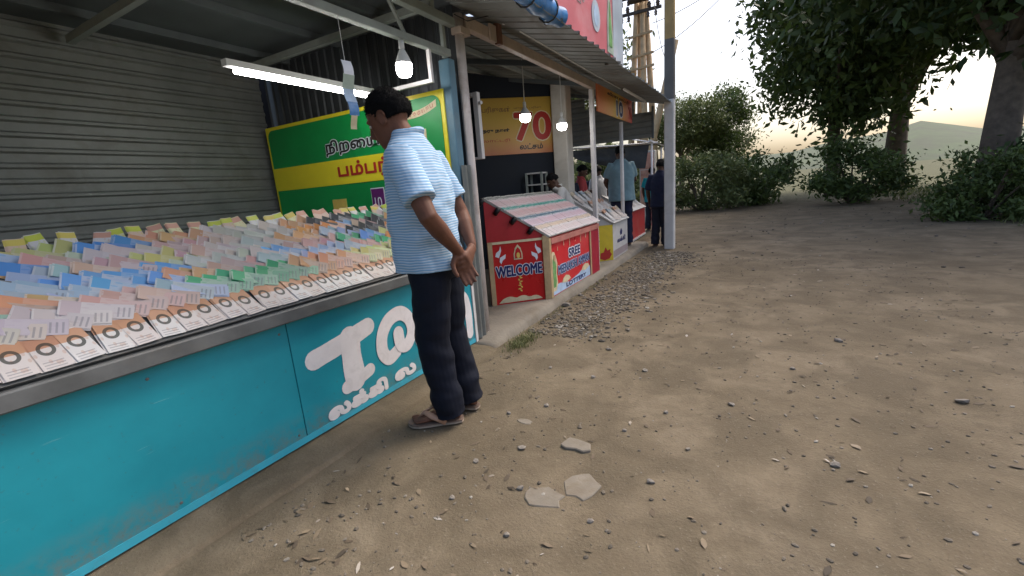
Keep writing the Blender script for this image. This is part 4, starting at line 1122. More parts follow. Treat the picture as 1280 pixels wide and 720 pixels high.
def person(label, base, yaw, k=1.0, J=None, shirt='cloth_white', trouser='cloth_dark', skin='skin2', hairm='hair', voxel=0.012, fine=False, group=None, hands=None, sleeve=0.75, hem=0.79, girth=1.0):
    """J overrides joints: all in (forward, left, up) metres for a 1.7 m figure"""
    j = dict(hips=(0, 0, 0.93), chest=(0.0, 0, 1.25), neck=(0.01, 0, 1.44), head=(0.035, 0, 1.585), pitch=5.0, turn=0.0,
             shL=(0, 0.185, 1.39), shR=(0, -0.185, 1.39), elL=(-0.02, 0.25, 1.12), elR=(-0.02, -0.25, 1.12), wrL=(0.06, 0.25, 0.88), wrR=(0.06, -0.25, 0.88),
             hipL=(0, 0.09, 0.90), hipR=(0, -0.09, 0.90), knL=(0.02, 0.095, 0.49), knR=(0.02, -0.095, 0.49), anL=(-0.02, 0.10, 0.08), anR=(-0.02, -0.10, 0.08), toeL=(0.9, 0.3), toeR=(0.9, -0.3))
    j.update(J or {})
    f = Fig(base, yaw, k); P = f.P
    e = thing('person', label, 'person', base, group)
    G = girth
    hx, cx, nk = Vector(j['hips']), Vector(j['chest']), Vector(j['neck'])
    tor = lambda u_: (hx.lerp(cx, (u_ - hx.z) / (cx.z - hx.z)) if u_ < cx.z else cx.lerp(nk, min(1, (u_ - cx.z) / (nk.z - cx.z))))
    # ---- body
    mb = MB()
    hp = P(*j['head']); pa = R(j['pitch']); ta = R(j['turn'])
    hF = f.D(math.cos(ta), math.sin(ta), 0); hL = f.D(-math.sin(ta), math.cos(ta), 0)
    hf = hF * math.cos(pa) - f.U * math.sin(pa); hu = f.U * math.cos(pa) + hF * math.sin(pa)
    def HP(a, b_, c): return hp + (hf * a + hL * b_ + hu * c) * k
    def hring(u_, fo, a, b_, n=20): return [HP(fo + a * math.cos(2 * math.pi * i / n), b_ * math.sin(2 * math.pi * i / n), u_) for i in range(n)]
    mb.loft([hring(*h_) for h_ in HEAD])
    mb.tube([HP(0.096, 0, 0.025), HP(0.108, 0, 0.0), HP(0.118, 0, -0.026), HP(0.103, 0, -0.040)], [0.009 * k, 0.011 * k, 0.0155 * k, 0.010 * k], 10, True)
    mb.ball(HP(0.088, 0, -0.070), 0.014 * k, 0.025 * k, 0.008 * k, ax=(hf, hL, hu)); mb.ball(HP(0.086, 0, -0.083), 0.013 * k, 0.021 * k, 0.008 * k, ax=(hf, hL, hu))
    for s_ in (1, -1):
        mb.ball(HP(0.083, s_ * 0.03, 0.028), 0.016 * k, 0.026 * k, 0.008 * k, ax=(hf, hL, hu))
        if fine:
            ear = [HP(-0.008 + 0.021 * math.cos(a), s_ * (0.083 + 0.006 * math.cos(a + 2.4)), -0.006 + 0.033 * math.sin(a)) for a in [R(q) for q in range(-120, 200, 25)]]
            mb.tube(ear, 0.0055 * k, 8, True)
            mb.ball(HP(-0.008, s_ * 0.076, -0.008), 0.018 * k, 0.008 * k, 0.028 * k, ax=(hf, hL, hu))
        else:
            mb.ball(HP(-0.006, s_ * 0.076, -0.006), 0.022 * k, 0.011 * k, 0.033 * k, ax=(hf, hL, hu))
    mb.tube([P(*(nk + Vector((-0.01, 0, -0.06)))), P(*nk), HP(-0.018, 0, -0.055)], [0.068 * k, 0.058 * k, 0.056 * k], 16)
    mb.loft([f.ell((c.x, c.y, u_), a * G, b_ * G) for u_, a, b_ in ((0.86, 0.09, 0.13), (1.0, 0.10, 0.14), (1.2, 0.10, 0.15), (1.36, 0.085, 0.15), (1.43, 0.06, 0.08)) for c in [tor(u_)]])
    for S in 'LR':
        sh, el, wr = P(*j['sh' + S]), P(*j['el' + S]), P(*j['wr' + S])
        up_ = sh.lerp(el, 0.5)
        mb.tube([sh, up_, el, el.lerp(wr, 0.35), el.lerp(wr, 0.75), wr], [0.052 * k, 0.048 * k, 0.042 * k, 0.043 * k, 0.032 * k, 0.026 * k], 14, True)
        hs_ = (hands or {}).get(S)
        if hs_:
            hand(mb, P(*hs_.get('at', j['wr' + S])), f.D(*hs_['d']), f.D(*hs_['n']), hs_['side'], hs_['curl'], k, 0.12, scale=1.1)
        else:
            d_ = (wr - el).normalized()
            hand(mb, wr + d_ * 0.01 * k, d_, (f.F * -0.2 + f.L * (-1 if S == 'L' else 1)), -1 if S == 'L' else 1, (0.25, 0.35, 0.3), k)
        hi, kn, an = P(*j['hip' + S]), P(*j['kn' + S]), P(*j['an' + S])
        mb.tube([hi, kn, an], [0.075 * k, 0.052 * k, 0.036 * k], 12, True)
        tf, tl_ = j['toe' + S]; td = f.D(tf, tl_, 0).normalized(); ts = f.U.cross(td)
        rings = []
        A0 = Vector((an.x, an.y, f.b.z))
        for t_, wv, h0, h1 in ((-0.062, 0.012, 0.022, 0.045), (-0.055, 0.026, 0.018, 0.07), (-0.02, 0.034, 0.017, 0.10), (0.03, 0.035, 0.017, 0.095), (0.09, 0.042, 0.017, 0.062), (0.14, 0.048, 0.017, 0.044), (0.165, 0.046, 0.018, 0.036)):
            c = A0 + td * (t_ * k) + f.U * ((h0 + h1) / 2 * k)
            rings.append([c + ts * (wv * k * math.cos(a * R(22.5))) + f.U * ((h1 - h0) / 2 * k * math.sin(a * R(22.5))) for a in range(16)])
        mb.loft(rings)
        sg = 1 if S == 'L' else -1
        for i, (off, ln, r_) in enumerate(((-0.034, 0.046, 0.012), (-0.012, 0.044, 0.0088), (0.007, 0.038, 0.008), (0.024, 0.030, 0.0078), (0.039, 0.020, 0.007))):
            p_ = A0 + td * (0.155 * k) + ts * (sg * off * k) + f.U * (0.028 * k)
            mb.tube([p_, p_ + td * (ln * k) + f.U * (-0.002 * k)], [r_ * k, r_ * 0.9 * k], 8, True)
    body = link('body', fuse(mb, voxel, 3 if fine else 2), skin, e)
    for s_ in (1, -1):
        MB().ball(HP(0.083, s_ * 0.031, 0.006), 0.012 * k, 0.015 * k, 0.007 * k, ax=(hf, hL, hu)).build('eye', 'eye', e, True)
    # ---- hair
    hb = MB(); rings = []
    for u_, fo, a, b_ in HEAD[2:]:
        u_h = u_ + 0.002
        if u_ < -0.05: continue
        sh_ = -0.045 if u_ < -0.03 else (-0.036 if u_ < 0.0 else (-0.026 if u_ < 0.04 else (-0.010 if u_ < 0.07 else -0.002)))
        g_ = 0.003 + (0.002 if u_ > 0.05 else 0)
        rings.append(hring(u_h + (0.010 if u_ > 0.1 else 0.0), fo + sh_, a + g_ - (0.012 if u_ < 0 else 0), b_ + (0.008 if u_ > -0.03 else 0.002)))
    rings.append(hring(0.139, -0.010, 0.028, 0.022))
    hb.loft(rings)
    hme = fuse(hb, max(0.006, voxel * 0.7), 3)
    for v in hme.vertices:
        q = v.co
        v.co = q + (q - hp).normalized() * (0.0035 * k * noise.noise(q * 55) + 0.002 * k * noise.noise(q * 160))
    if fine:                                  # short strands over the scalp
        rs = random.Random(5); fv, ff = [], []
        pv = [v.co.copy() for v in hme.vertices]; pn = [Vector(v.normal) for v in hme.vertices]
        pf_ = [tuple(q_.vertices) for q_ in hme.polygons]
        base_n = len(pv)
        for _ in range(9000):
            i_ = rs.randrange(base_n); q = pv[i_] + Vector((rs.uniform(-1, 1), rs.uniform(-1, 1), rs.uniform(-1, 1))) * 0.003
            d_ = (pn[i_] + Vector((rs.uniform(-1, 1), rs.uniform(-1, 1), rs.uniform(-1, 1))) * 0.55 - f.U * 0.35 - hf * 0.15).normalized()
            t_ = d_.cross(Vector((rs.uniform(-1, 1), rs.uniform(-1, 1), rs.uniform(-1, 1)))).normalized() * 0.0011
            o_ = base_n + len(fv); fv += [q - t_, q + t_, q + d_ * rs.uniform(0.003, 0.007)]; ff.append((o_, o_ + 1, o_ + 2))
        h2 = bpy.data.meshes.new('hair'); h2.from_pydata(pv + fv, [], pf_ + ff)
        h2.polygons.foreach_set('use_smooth', [True] * len(h2.polygons)); hme = h2
    link('hair', hme, hairm, e)
    # ---- shirt
    sb = MB()
    prof = [(hem, 0.162, 0.198), (hem + 0.04, 0.160, 0.196), (0.95, 0.154, 0.190), (1.05, 0.153, 0.188), (1.15, 0.143, 0.190), (1.26, 0.130, 0.196), (1.33, 0.119, 0.190), (1.385, 0.106, 0.166), (1.435, 0.087, 0.120), (1.472, 0.070, 0.084), (1.497, 0.062, 0.070)]
    rr_ = []
    for u_, a, b_ in prof:
        c = tor(u_)
        belly = 0.018 * math.exp(-((u_ - 1.02) / 0.14) ** 2)
        rr_.append(f.ell((c.x + belly - 0.004, c.y, u_ if u_ < 1.4 else u_ - 1.44 + nk.z), a * G, b_ * G, 28, pw=0.88))
    sb.loft(rr_)
    # collar
    sb.tube([P(nk.x - 0.012 + 0.064 * math.cos(a) , nk.y + 0.066 * math.sin(a), nk.z + 0.035 - 0.022 * math.cos(a)) for a in [R(q) for q in range(20, 345, 25)]], [0.013 * k] * 13, 10, True)
    for S in 'LR':
        sh, el = Vector(j['sh' + S]), Vector(j['el' + S])
        e2 = sh.lerp(el, sleeve); d_ = (el - sh).normalized()
        c_in = Vector((sh.x * 0.6, sh.y * 0.55, sh.z - 0.03))
        pts = [c_in, sh, sh.lerp(e2, 0.45), e2, e2 + d_ * 0.001, e2 - d_ * 0.02]
        sb.tube([P(*q) for q in pts], [0.074 * k, 0.073 * k, 0.073 * k, 0.074 * k, 0.062 * k, 0.05 * k], 18)
    sme = fuse(sb, voxel, 5 if fine else 3)
    bc = P(*tor(1.1))
    for v in sme.vertices:
        q = (v.co - f.b) / k
        am = 0.009 if fine else 0.004
        fold = am * noise.noise(Vector((q.x * 7, q.y * 7, q.z * 16))) + (0.006 if fine else 0.0035) * noise.noise(Vector((q.x * 16 + q.z * 9, q.y * 16, q.z * 20)))
        drape = 0.006 * max(0, 1.05 - q.z) / 0.25 * math.sin((math.atan2((v.co - bc).dot(f.L), (v.co - bc).dot(f.F))) * 7 + 2.0)
        r_ = (v.co - bc); r_.z = 0
        if r_.length > 1e-4: v.co += r_.normalized() * ((fold + drape) * k)
    link('shirt', sme, shirt, e)
    # ---- trousers
    tb = MB()
    tb.loft([f.ell((tor(u_).x, tor(u_).y, u_), a * G, b_ * G, 24) for u_, a, b_ in ((1.0, 0.100, 0.140), (0.91, 0.108, 0.152), (0.84, 0.116, 0.162), (0.79, 0.11, 0.162))])
    for S in 'LR':
        hi, kn, an = Vector(j['hip' + S]), Vector(j['kn' + S]), Vector(j['an' + S])
        cu = an + Vector((-0.008, 0, -0.035)); d_ = (cu - kn).normalized()
        pts = [hi + Vector((0, 0, 0.03)), hi.lerp(kn, 0.35), hi.lerp(kn, 0.7), kn, kn.lerp(cu, 0.4), kn.lerp(cu, 0.8), cu, cu - d_ * 0.004, cu - d_ * 0.06]
        tb.tube([P(*q) for q in pts], [x * k * (0.5 + 0.5 * G) for x in (0.090, 0.098, 0.094, 0.086, 0.082, 0.082, 0.084, 0.066, 0.05)], 20)
    tme = fuse(tb, voxel, 4 if fine else 2)
    tn_ = [tuple(v.normal) for v in tme.vertices]
    for v, vn in zip(tme.vertices, tn_):
        q = (v.co - f.b) / k
        side_ = f.D(0, 1, 0)
        low = max(0.0, 0.45 - q.z)
        am = 0.011 + 0.016 * low
        dsp = am * noise.noise(Vector((q.x * 5 + q.z * 4, q.y * 5 - q.z * 3, q.z * 9))) + (0.006 + 0.012 * low) * noise.noise(Vector((q.x * 12, q.y * 12 + q.z * 5, q.z * 17 + 3)))
        n_ = Vector((vn[0], vn[1], 0))
        v.co += n_ * (dsp * k)
    link('trousers', tme, trouser, e)
    # ---- sandals
    for S in 'LR':
        an = P(*j['an' + S]); tf, tl_ = j['toe' + S]; td = f.D(tf, tl_, 0).normalized(); ts = f.U.cross(td); sg = 1 if S == 'L' else -1
        A0 = Vector((an.x, an.y, f.b.z))
        out = []
        for t_, wl_, wr_ in ((-0.075, 0.012, 0.012), (-0.068, 0.03, 0.03), (-0.03, 0.04, 0.04), (0.04, 0.039, 0.043), (0.10, 0.046, 0.052), (0.16, 0.050, 0.056), (0.195, 0.046, 0.045), (0.215, 0.032, 0.024), (0.224, 0.012, 0.008)):
            out.append((t_, wl_, wr_))
        left = [A0 + td * (a * k) + ts * (-sg * b_ * k) for a, b_, c in out]; right = [A0 + td * (a * k) + ts * (sg * c * k) for a, b_, c in out]
        poly = left + right[::-1]
        if sg < 0: poly = poly[::-1]
        poly = poly[::-1] if sg > 0 else poly
        sd_ = MB().prism([q + f.U * (0.017 * k) for q in poly], f.U, 0.006 * k).build('sandal', 'sole', e)
        MB().prism([q + f.U * (0.0108 * k) for q in poly], f.U, 0.0098 * k).build('sole', 'sole_edge', sd_)
        # V strap
        toe = A0 + td * (0.175 * k) + ts * (-sg * 0.022 * k) + f.U * (0.020 * k)
        apex = A0 + td * (0.135 * k) + ts * (-sg * 0.014 * k) + f.U * (0.060 * k)
        for q, hgt in ((-1, 0.07), (1, 0.06)):
            mid = A0 + td * (0.085 * k) + ts * (q * sg * 0.044 * k) + f.U * (hgt * k)
            end = A0 + td * (0.02 * k) + ts * (q * sg * 0.043 * k) + f.U * (0.016 * k)
            st_ = MB().tube([toe, apex, mid, end], [0.006 * k, 0.013 * k, 0.016 * k, 0.013 * k], 10, False, flat=((ts * q * 0.75 + f.U * 0.66).normalized(), 0.32))
            st_.build('strap', 'strap', sd_, True)
    return e

MAN = dict(hips=(0.0, -0.04, 0.93), chest=(0.0, 0.0, 1.25), neck=(0.025, 0.01, 1.448), head=(0.105, 0.012, 1.562), pitch=24.0, turn=-2.0,
           shL=(-0.01, 0.175, 1.365), shR=(-0.01, -0.165, 1.365), elL=(-0.145, 0.250, 1.11), elR=(-0.125, -0.19, 1.10),
           wrL=(-0.186, 0.060, 0.935), wrR=(-0.205, -0.085, 0.945),
           hipL=(-0.015, 0.02, 0.87), hipR=(-0.02, -0.13, 0.87), knL=(0.02, 0.01, 0.49), knR=(-0.005, -0.165, 0.49), anL=(-0.01, -0.015, 0.085), anR=(-0.05, -0.185, 0.085),
           toeL=(0.92, 0.28), toeR=(0.95, -0.15))
HANDS = dict(L=dict(d=(-0.22, -0.25, -0.93), n=(-0.55, 0.78, 0.10), side=1, curl=(0.22, 0.35, 0.30)),
             R=dict(at=(-0.218, -0.045, 0.930), d=(-0.02, 0.86, -0.50), n=(0.92, 0.05, -0.1), side=1, curl=(0.55, 0.80, 0.6)))
person('man in blue striped shirt and navy trousers, hands clasped behind his back', (-1.44, 1.68, 0.004), R(195), 1.0, MAN, 'shirt', 'trouser_navy', 'skin', voxel=0.0055, fine=True, hands=HANDS, sleeve=0.72, hem=0.848, girth=1.03)

person('man in a blue-grey shirt and navy trousers standing at the far counters, seen from behind', (-2.16, 7.82, 0.08), R(125), 1.0, dict(elL=(0.06, 0.26, 1.13), wrL=(0.24, 0.16, 1.02), elR=(0.06, -0.26, 1.13), wrR=(0.24, -0.16, 1.02), pitch=25.0), 'cloth_bluegrey', 'cloth_navy', girth=1.18)
person('person in a bright teal shirt beyond the blue-grey shirted man', (-2.30, 10.9, 0.0), R(70), 0.86, dict(), 'cloth_teal', 'cloth_dark')
person('person in dark navy clothes standing half behind the white and grey pole', (-1.60, 8.32, -0.01), R(80), 0.90, dict(), 'cloth_navy', 'cloth_dark', sleeve=0.95)
person('seller in a white shirt bending over the red counter beside the cream pillar', (-2.41, 5.84, 0.08), R(215), 0.80, dict(hips=(-0.06, 0, 0.93), chest=(0.02, 0, 1.22), neck=(0.12, 0, 1.38), head=(0.2, 0, 1.50), pitch=32.0, elL=(0.16, 0.25, 1.12), wrL=(0.36, 0.2, 1.10), elR=(0.16, -0.25, 1.12), wrR=(0.36, -0.2, 1.10), shL=(0.08, 0.18, 1.33), shR=(0.08, -0.18, 1.33)), 'cloth_white', 'cloth_dark')
person('seller in a red shirt behind the grey sloped board of the yellow-ended counter', (-2.68, 7.22, 0.08), R(20), 0.84, dict(pitch=22.0), 'cloth_red', 'cloth_dark')
person('dark-clothed person far behind the red-shirted seller', (-3.05, 9.0, 0.0), R(-60), 0.88, dict(pitch=15.0), 'cloth_dark', 'cloth_dark')

person('customer in a pale grey shirt between the red-shirted seller and the blue-grey shirted man', (-2.72, 8.3, 0.08), R(150), 0.84, dict(pitch=20.0), 'white_board', 'cloth_dark')
person('seller in a dark shirt just right of the cream pillar', (-2.72, 6.75, 0.08), R(-30), 0.80, dict(pitch=25.0), 'cloth_dark', 'cloth_dark')

# ------------------------------------------------------------------ beyond the stalls
tp = thing('tarp_shelter', 'low shelter of dark tarpaulin on white pipes beyond the canopy', 'shelter', (-2.7, 9.6, 0))
for (x, y) in ((-3.6, 9.2), (-1.98, 9.45), (-3.7, 11.2), (-2.15, 11.3)):
    MB().tube([(x, y, -0.02), (x, y, 1.93)], 0.022, 8).build('pole', 'white_pipe', tp, True)
MB().tube([(-3.9, 9.35, 1.97), (-1.86, 9.45, 1.90)], 0.018, 8).build('rail', 'white_pipe', tp, True)
MB().tube([(-1.98, 9.3, 1.94), (-2.15, 11.5, 1.97)], 0.018, 8).build('rail', 'white_pipe', tp, True)
MB().tube([(-1.98, 9.45, 1.92), (-2.6, 10.4, 2.1)], 0.014, 8).build('rail', 'white_pipe', tp, True)
def cloth_sheet(p00, p10, p11, p01, sag, nu, nv, seed, thick=0.004):
    p00, p10, p11, p01 = map(Vector, (p00, p10, p11, p01)); mb = MB()
    n = (p10 - p00).cross(p01 - p00).normalized()
    for side in (0, 1):
        o_ = len(mb.v)
        for j_ in range(nv + 1):
            for i in range(nu + 1):
                u_, v_ = i / nu, j_ / nv
                q = p00.lerp(p10, u_).lerp(p01.lerp(p11, u_), v_)
                q = q - Vector((0, 0, sag * 4 * u_ * (1 - u_) * (1 if v_ > 0.01 else 0.3))) + n * (0.03 * noise.noise(Vector((u_ * 4, v_ * 4, seed))) - side * thick)
                mb.v.append(tuple(q))
        for j_ in range(nv):
            for i in range(nu):
                a = o_ + j_ * (nu + 1) + i
                mb.f.append((a, a + 1, a + nu + 2, a + nu + 1))
    return mb
cloth_sheet((-3.9, 9.36, 1.95), (-2.03, 9.44, 1.88), (-2.10, 9.40, 1.42), (-3.5, 9.38, 1.72), 0.05, 14, 6, 1).build('hanging_flap', 'dark_tarp', tp, True)
cloth_sheet((-3.9, 9.3, 1.99), (-1.95, 9.4, 1.92), (-2.1, 11.5, 2.0), (-3.9, 11.4, 2.2), 0.06, 10, 10, 5).build('roof_tarp', 'olive_tarp', tp, True)

po = thing('poster_column', 'column covered with faded red and orange posters beyond the far counter', 'column', (-2.62, 12.6, 0))
MB().box((-2.95, 12.5, -0.02), (-2.55, 12.8, 1.95)).build('shaft', 'pillar', po, bevel=0.01)
for i, (x0, z0, x1, z1, mt) in enumerate(((-2.93, 0.5, -2.57, 0.95, 'poster'), (-2.92, 0.97, -2.58, 1.45, 'poster'), (-2.93, 1.47, -2.57, 1.9, 'poster'))):
    MB().box((x0, 12.492, z0), (x1, 12.498, z1)).build('bill', mt, po)

up = thing('utility_pole', 'tan four-legged utility pole carrying insulators and a transformer above the roof edge', 'utility pole', (-3.95, 17.0, 0))
UPX, UPY = -3.87, 17.0
for dx, dy in ((-0.55, -0.1), (-0.2, 0.25), (0.15, -0.25), (0.5, 0.1)):
    MB().tube([(UPX + dx, UPY + dy, -0.05), (UPX + dx * 0.28, UPY + dy * 0.3, 7.1)], [0.13, 0.085], 8).build('leg', 'pole_wood', up, True)
for z_, w_ in ((4.95, 0.46), (5.35, 0.44), (6.0, 0.4)):
    MB().bar((UPX - w_, UPY - 0.22, z_), (UPX + w_, UPY - 0.22, z_ + 0.06), 0.06, 0.07).build('cross_brace', 'pole_wood', up)
for z_ in (6.75, 7.25, 7.8):
    MB().bar((UPX - 0.75, UPY - 0.2, z_), (UPX + 0.7, UPY - 0.2, z_), 0.08, 0.09).build('cross_arm', 'iron', up)
    for x in (-0.68, -0.42, 0.30, 0.58):
        MB().lathe((UPX + x, UPY - 0.2, z_ + 0.05), [(0.02, 0), (0.07, 0.03), (0.05, 0.07), (0.08, 0.10), (0.05, 0.14), (0.06, 0.17), (0.01, 0.2)], 10).build('insulator', 'porcelain', up, True)
        MB().lathe((UPX + x * 0.9, UPY - 0.24, z_ - 0.25), [(0.02, 0), (0.06, 0.02), (0.04, 0.07), (0.06, 0.11), (0.015, 0.2)], 10).build('insulator', 'porcelain', up, True)
MB().box((UPX - 0.32, UPY - 0.6, 7.0), (UPX + 0.40, UPY - 0.25, 7.7)).build('transformer', 'iron', up, bevel=0.03)
sp_ = MB().tube([(-3.6, 14.6, -0.05), (-2.3, 14.2, 4.95)], [0.11, 0.085], 8).build('leaning_pole', 'pole_wood', None, True)
tag(sp_, 'tan pole leaning to the right between the utility pole and the painted pole', 'pole')
for i, (a, b_, sag, lab) in enumerate((((UPX + 0.58, UPY - 0.2, 8.0), (3.5, 12.0, 9.2), 0.5, 'overhead wire leaving the top of the utility pole'),
                                ((UPX + 0.4, UPY - 0.2, 6.3), (1.5, 13.0, 7.2), 0.4, 'overhead wire leaving the utility pole just above its cross brace'),
                                ((UPX + 0.4, UPY - 0.2, 5.4), (0.5, 13.0, 6.8), 0.35, 'lowest overhead wire leaving the utility pole'),
                                ((UPX + 0.45, UPY - 0.25, 7.05), (-2.35, 14.2, 4.4), 0.7, 'slack cable hanging from the transformer to the leaning pole'))):
    a, b_ = Vector(a), Vector(b_)
    pts = [a.lerp(b_, q / 12) - Vector((0, 0, sag * 4 * q / 12 * (1 - q / 12))) for q in range(13)]
    tag(MB().tube(pts, 0.012, 5).build('overhead_wire', 'wire', None, True), lab, 'wire')

pp = thing('painted_pole', 'roadside pole painted white below, dark grey above and ochre at the top', 'pole', (-1.39, 8.03, 0))
def taper(z0, z1, w0, w1, c=(-1.39, 8.03)):
    return [[(c[0] + sx_ * w_ / 2 * (1 if abs(sx_) == 1 else 1), c[1] + sy_ * w_ / 2, z_) for sx_, sy_ in ((-1, -0.8), (-0.8, -1), (0.8, -1), (1, -0.8), (1, 0.8), (0.8, 1), (-0.8, 1), (-1, 0.8))] for z_, w_ in ((z0, w0), (z1, w1))]
MB().loft(taper(-0.1, 2.44, 0.165, 0.155)).build('white_section', 'pole_white', pp)
MB().loft(taper(2.44, 3.34, 0.156, 0.150)).build('grey_section', 'pole_grey', pp)
MB().loft(taper(3.34, 6.2, 0.151, 0.130)).build('ochre_section', 'pole_ochre', pp)

# ------------------------------------------------------------------ stones, slabs, gravel, grass
def stone_mesh(seed, flat=0.6):
    rn = np.random.default_rng(seed)
    bm = bmesh.new(); bmesh.ops.create_icosphere(bm, subdivisions=1, radius=1)
    for v in bm.verts:
        v.co *= 1 + rn.uniform(-0.28, 0.22); v.co.z *= flat
    me = bpy.data.meshes.new('stone'); bm.to_mesh(me); bm.free(); me.materials.append(M['stone'])
    return me
SM = [stone_mesh(k_, 0.5 + 0.1 * (k_ % 3)) for k_ in range(5)]
spots = [(-0.95, 1.62, .020), (-1.02, 2.05, .018), (-0.55, 1.95, .016), (-0.35, 1.6, .020), (-0.82, 1.36, .018), (-1.1, 1.45, .017), (-0.5, 1.30, .014), (-1.18, 1.9, .016), (-0.9, 2.5, .022), (-0.62, 2.7, .020), (-0.95, 3.0, .025), (-1.22, 2.55, .016), (-0.40, 2.2, .018), (-1.05, 1.2, .014), (-0.75, 1.12, .015), (-0.25, 1.9, .015), (-1.72, 4.05, .05), (-1.74, 4.5, .035), (-0.1, 2.4, .02), (0.3, 2.0, .02), (0.9, 2.8, .03), (0.5, 3.6, .03), (1.6, 3.4, .035), (1.1, 2.2, .02), (0.2, 3.0, .02)]
for i, (x, y, r_) in enumerate(spots):
    o = bpy.data.objects.new('stone', SM[i % 5]); col.objects.link(o)
    o.location = (x, y, ground_z(x, y) + r_ * 0.25); o.scale = (r_, r_ * random.uniform(0.7, 1.1), r_); o.rotation_euler = (random.uniform(-.3, .3), random.uniform(-.3, .3), random.uniform(0, 6))
    tag(o, 'small loose grey stone lying on the dirt lane', 'stone', 'loose stones on the dirt lane')
slabs = [((-0.72, 1.74), 0.085, 0.05, 5, 'small thick broken stone slab lying on the dirt, highest of the flat pieces'), ((-0.71, 1.345), 0.085, 0.07, 11, 'rounded pale slab half buried in the dirt, left of the larger flat piece'), ((-0.595, 1.465), 0.075, 0.085, 17, 'square-ish flat grey slab half buried in the dirt at the right'), ((-1.06, 1.86), 0.05, 0.028, 23, 'small pale stone chip on the dirt just in front of the sandals')]
for (x, y), a, b_, sd_, lab in slabs:
    rn = random.Random(sd_)
    n = 12; ph = rn.uniform(0, 6)
    zc = max(ground_z(x + dx, y + dy) for dx in np.linspace(-a, a, 9) for dy in np.linspace(-b_, b_, 9)) + (0.0030 if sd_ != 5 else 0.010)
    pts = [(x + a * rn.uniform(0.74, 1.14) * math.cos(ph + 2 * math.pi * i / n), y + b_ * rn.uniform(0.74, 1.14) * math.sin(ph + 2 * math.pi * i / n), zc) for i in range(n)]
    o = MB().prism(pts, (0, 0, 1), 0.03).build('stone_slab', 'slab', None, bevel=0.004)
    tag(o, lab, 'slab')
def pebbles(name, label, n, sampler, r0, r1, seed):
    rn = np.random.default_rng(seed)
    ico = bmesh.new(); bmesh.ops.create_icosphere(ico, subdivisions=1, radius=1)
    V = np.array([v.co[:] for v in ico.verts]); F = np.array([[v.index for v in f_.verts] for f_ in ico.faces]); ico.free()
    vs, fs = [], []
    for i in range(n):
        x, y = sampler(rn); r_ = r0 + (r1 - r0) * rn.random() ** 2.5
        sc = np.array([r_ * rn.uniform(0.8, 1.4), r_ * rn.uniform(0.6, 1.0), r_ * rn.uniform(0.35, 0.7)])
        a = rn.uniform(0, 6.28); Rm = np.array([[math.cos(a), -math.sin(a), 0], [math.sin(a), math.cos(a), 0], [0, 0, 1]])
        q = (V * (1 + rn.uniform(-0.22, 0.22, (len(V), 1)))) * sc @ Rm.T + np.array([x, y, ground_z(x, y) + r_ * 0.18])
        fs.append(F + len(V) * i); vs.append(q)
    me = bpy.data.meshes.new(name); me.from_pydata(np.concatenate(vs).tolist(), [], np.concatenate(fs).tolist())
    o = link(name, me, None); tag(o, label, 'gravel', None, 'stuff')
    m, t, p = newmat(name + '_stone')
    rnd = t.n('ShaderNodeNewGeometry').outputs['Random Per Island']
    t.l(t.ramp(rnd, [(0.0, (0.07, 0.06, 0.046)), (0.45, (0.125, 0.104, 0.078)), (0.88, (0.165, 0.145, 0.118)), (1.0, (0.30, 0.28, 0.24))]), p.inputs['Base Color']); p.inputs['Roughness'].default_value = 0.9
    me.materials.append(m)
def s_all(rn): return rn.uniform(-1.7, 1.6), 0.7 + 6.5 * rn.random() ** 1.6
def s_band(rn):
    y = rn.uniform(3.15, 7.6); cx_ = -1.36 + 0.03 * (y - 3.2)
    return cx_ + rn.normal(0, 0.19) + 0.05 * math.sin(y * 3), y
def s_far(rn): return rn.uniform(-1.6, 5), rn.uniform(6, 16)
pebbles('pebbles', 'scattered small pebbles and grit on the brown dirt lane', 3800, s_all, 0.0018, 0.011, 3)
pebbles('gravel', 'band of broken grey gravel along the footway edge in front of the red counter', 4600, s_band, 0.004, 0.026, 5)
pebbles('gravel_far', 'sparse stones scattered over the far part of the lane', 500, s_far, 0.008, 0.03, 8)

def litter(name, n, seed, label):
    rn = np.random.default_rng(seed); vs, fs = [], []
    for i in range(n):
        x, y = s_all(rn); ln = rn.uniform(0.006, 0.028); wd_ = ln * rn.uniform(0.15, 0.5); a = rn.uniform(0, 6.28); z0 = ground_z(x, y) + 0.002
        dx, dy = math.cos(a), math.sin(a); o_ = len(vs); lift = rn.uniform(0, 0.008)
        for t_, w_, h_ in ((-1, 0.1, 0), (-0.3, 1, lift * 0.4), (0.4, 0.8, lift), (1, 0.1, lift * 0.5)):
            for sg in (-1, 1): vs.append((x + dx * ln * t_ - sg * dy * wd_ * w_, y + dy * ln * t_ + sg * dx * wd_ * w_, z0 + h_ + 0.001 * sg))
        fs += [(o_ + 2 * q, o_ + 2 * q + 1, o_ + 2 * q + 3, o_ + 2 * q + 2) for q in range(3)]
    me = bpy.data.meshes.new(name); me.from_pydata(vs, [], fs)
    m, t, p = newmat(name)
    t.l(t.ramp(t.n('ShaderNodeNewGeometry').outputs['Random Per Island'], [(0.0, (0.05, 0.038, 0.025)), (0.6, (0.11, 0.08, 0.05)), (0.85, (0.22, 0.17, 0.11)), (1.0, (0.45, 0.42, 0.38))]), p.inputs['Base Color']); p.inputs['Roughness'].default_value = 0.8
    me.materials.append(m)
    tag(link(name, me, None), label, 'litter', None, 'stuff')
litter('dry_litter', 700, 21, 'dry leaf scraps and chips of litter strewn over the dirt lane')
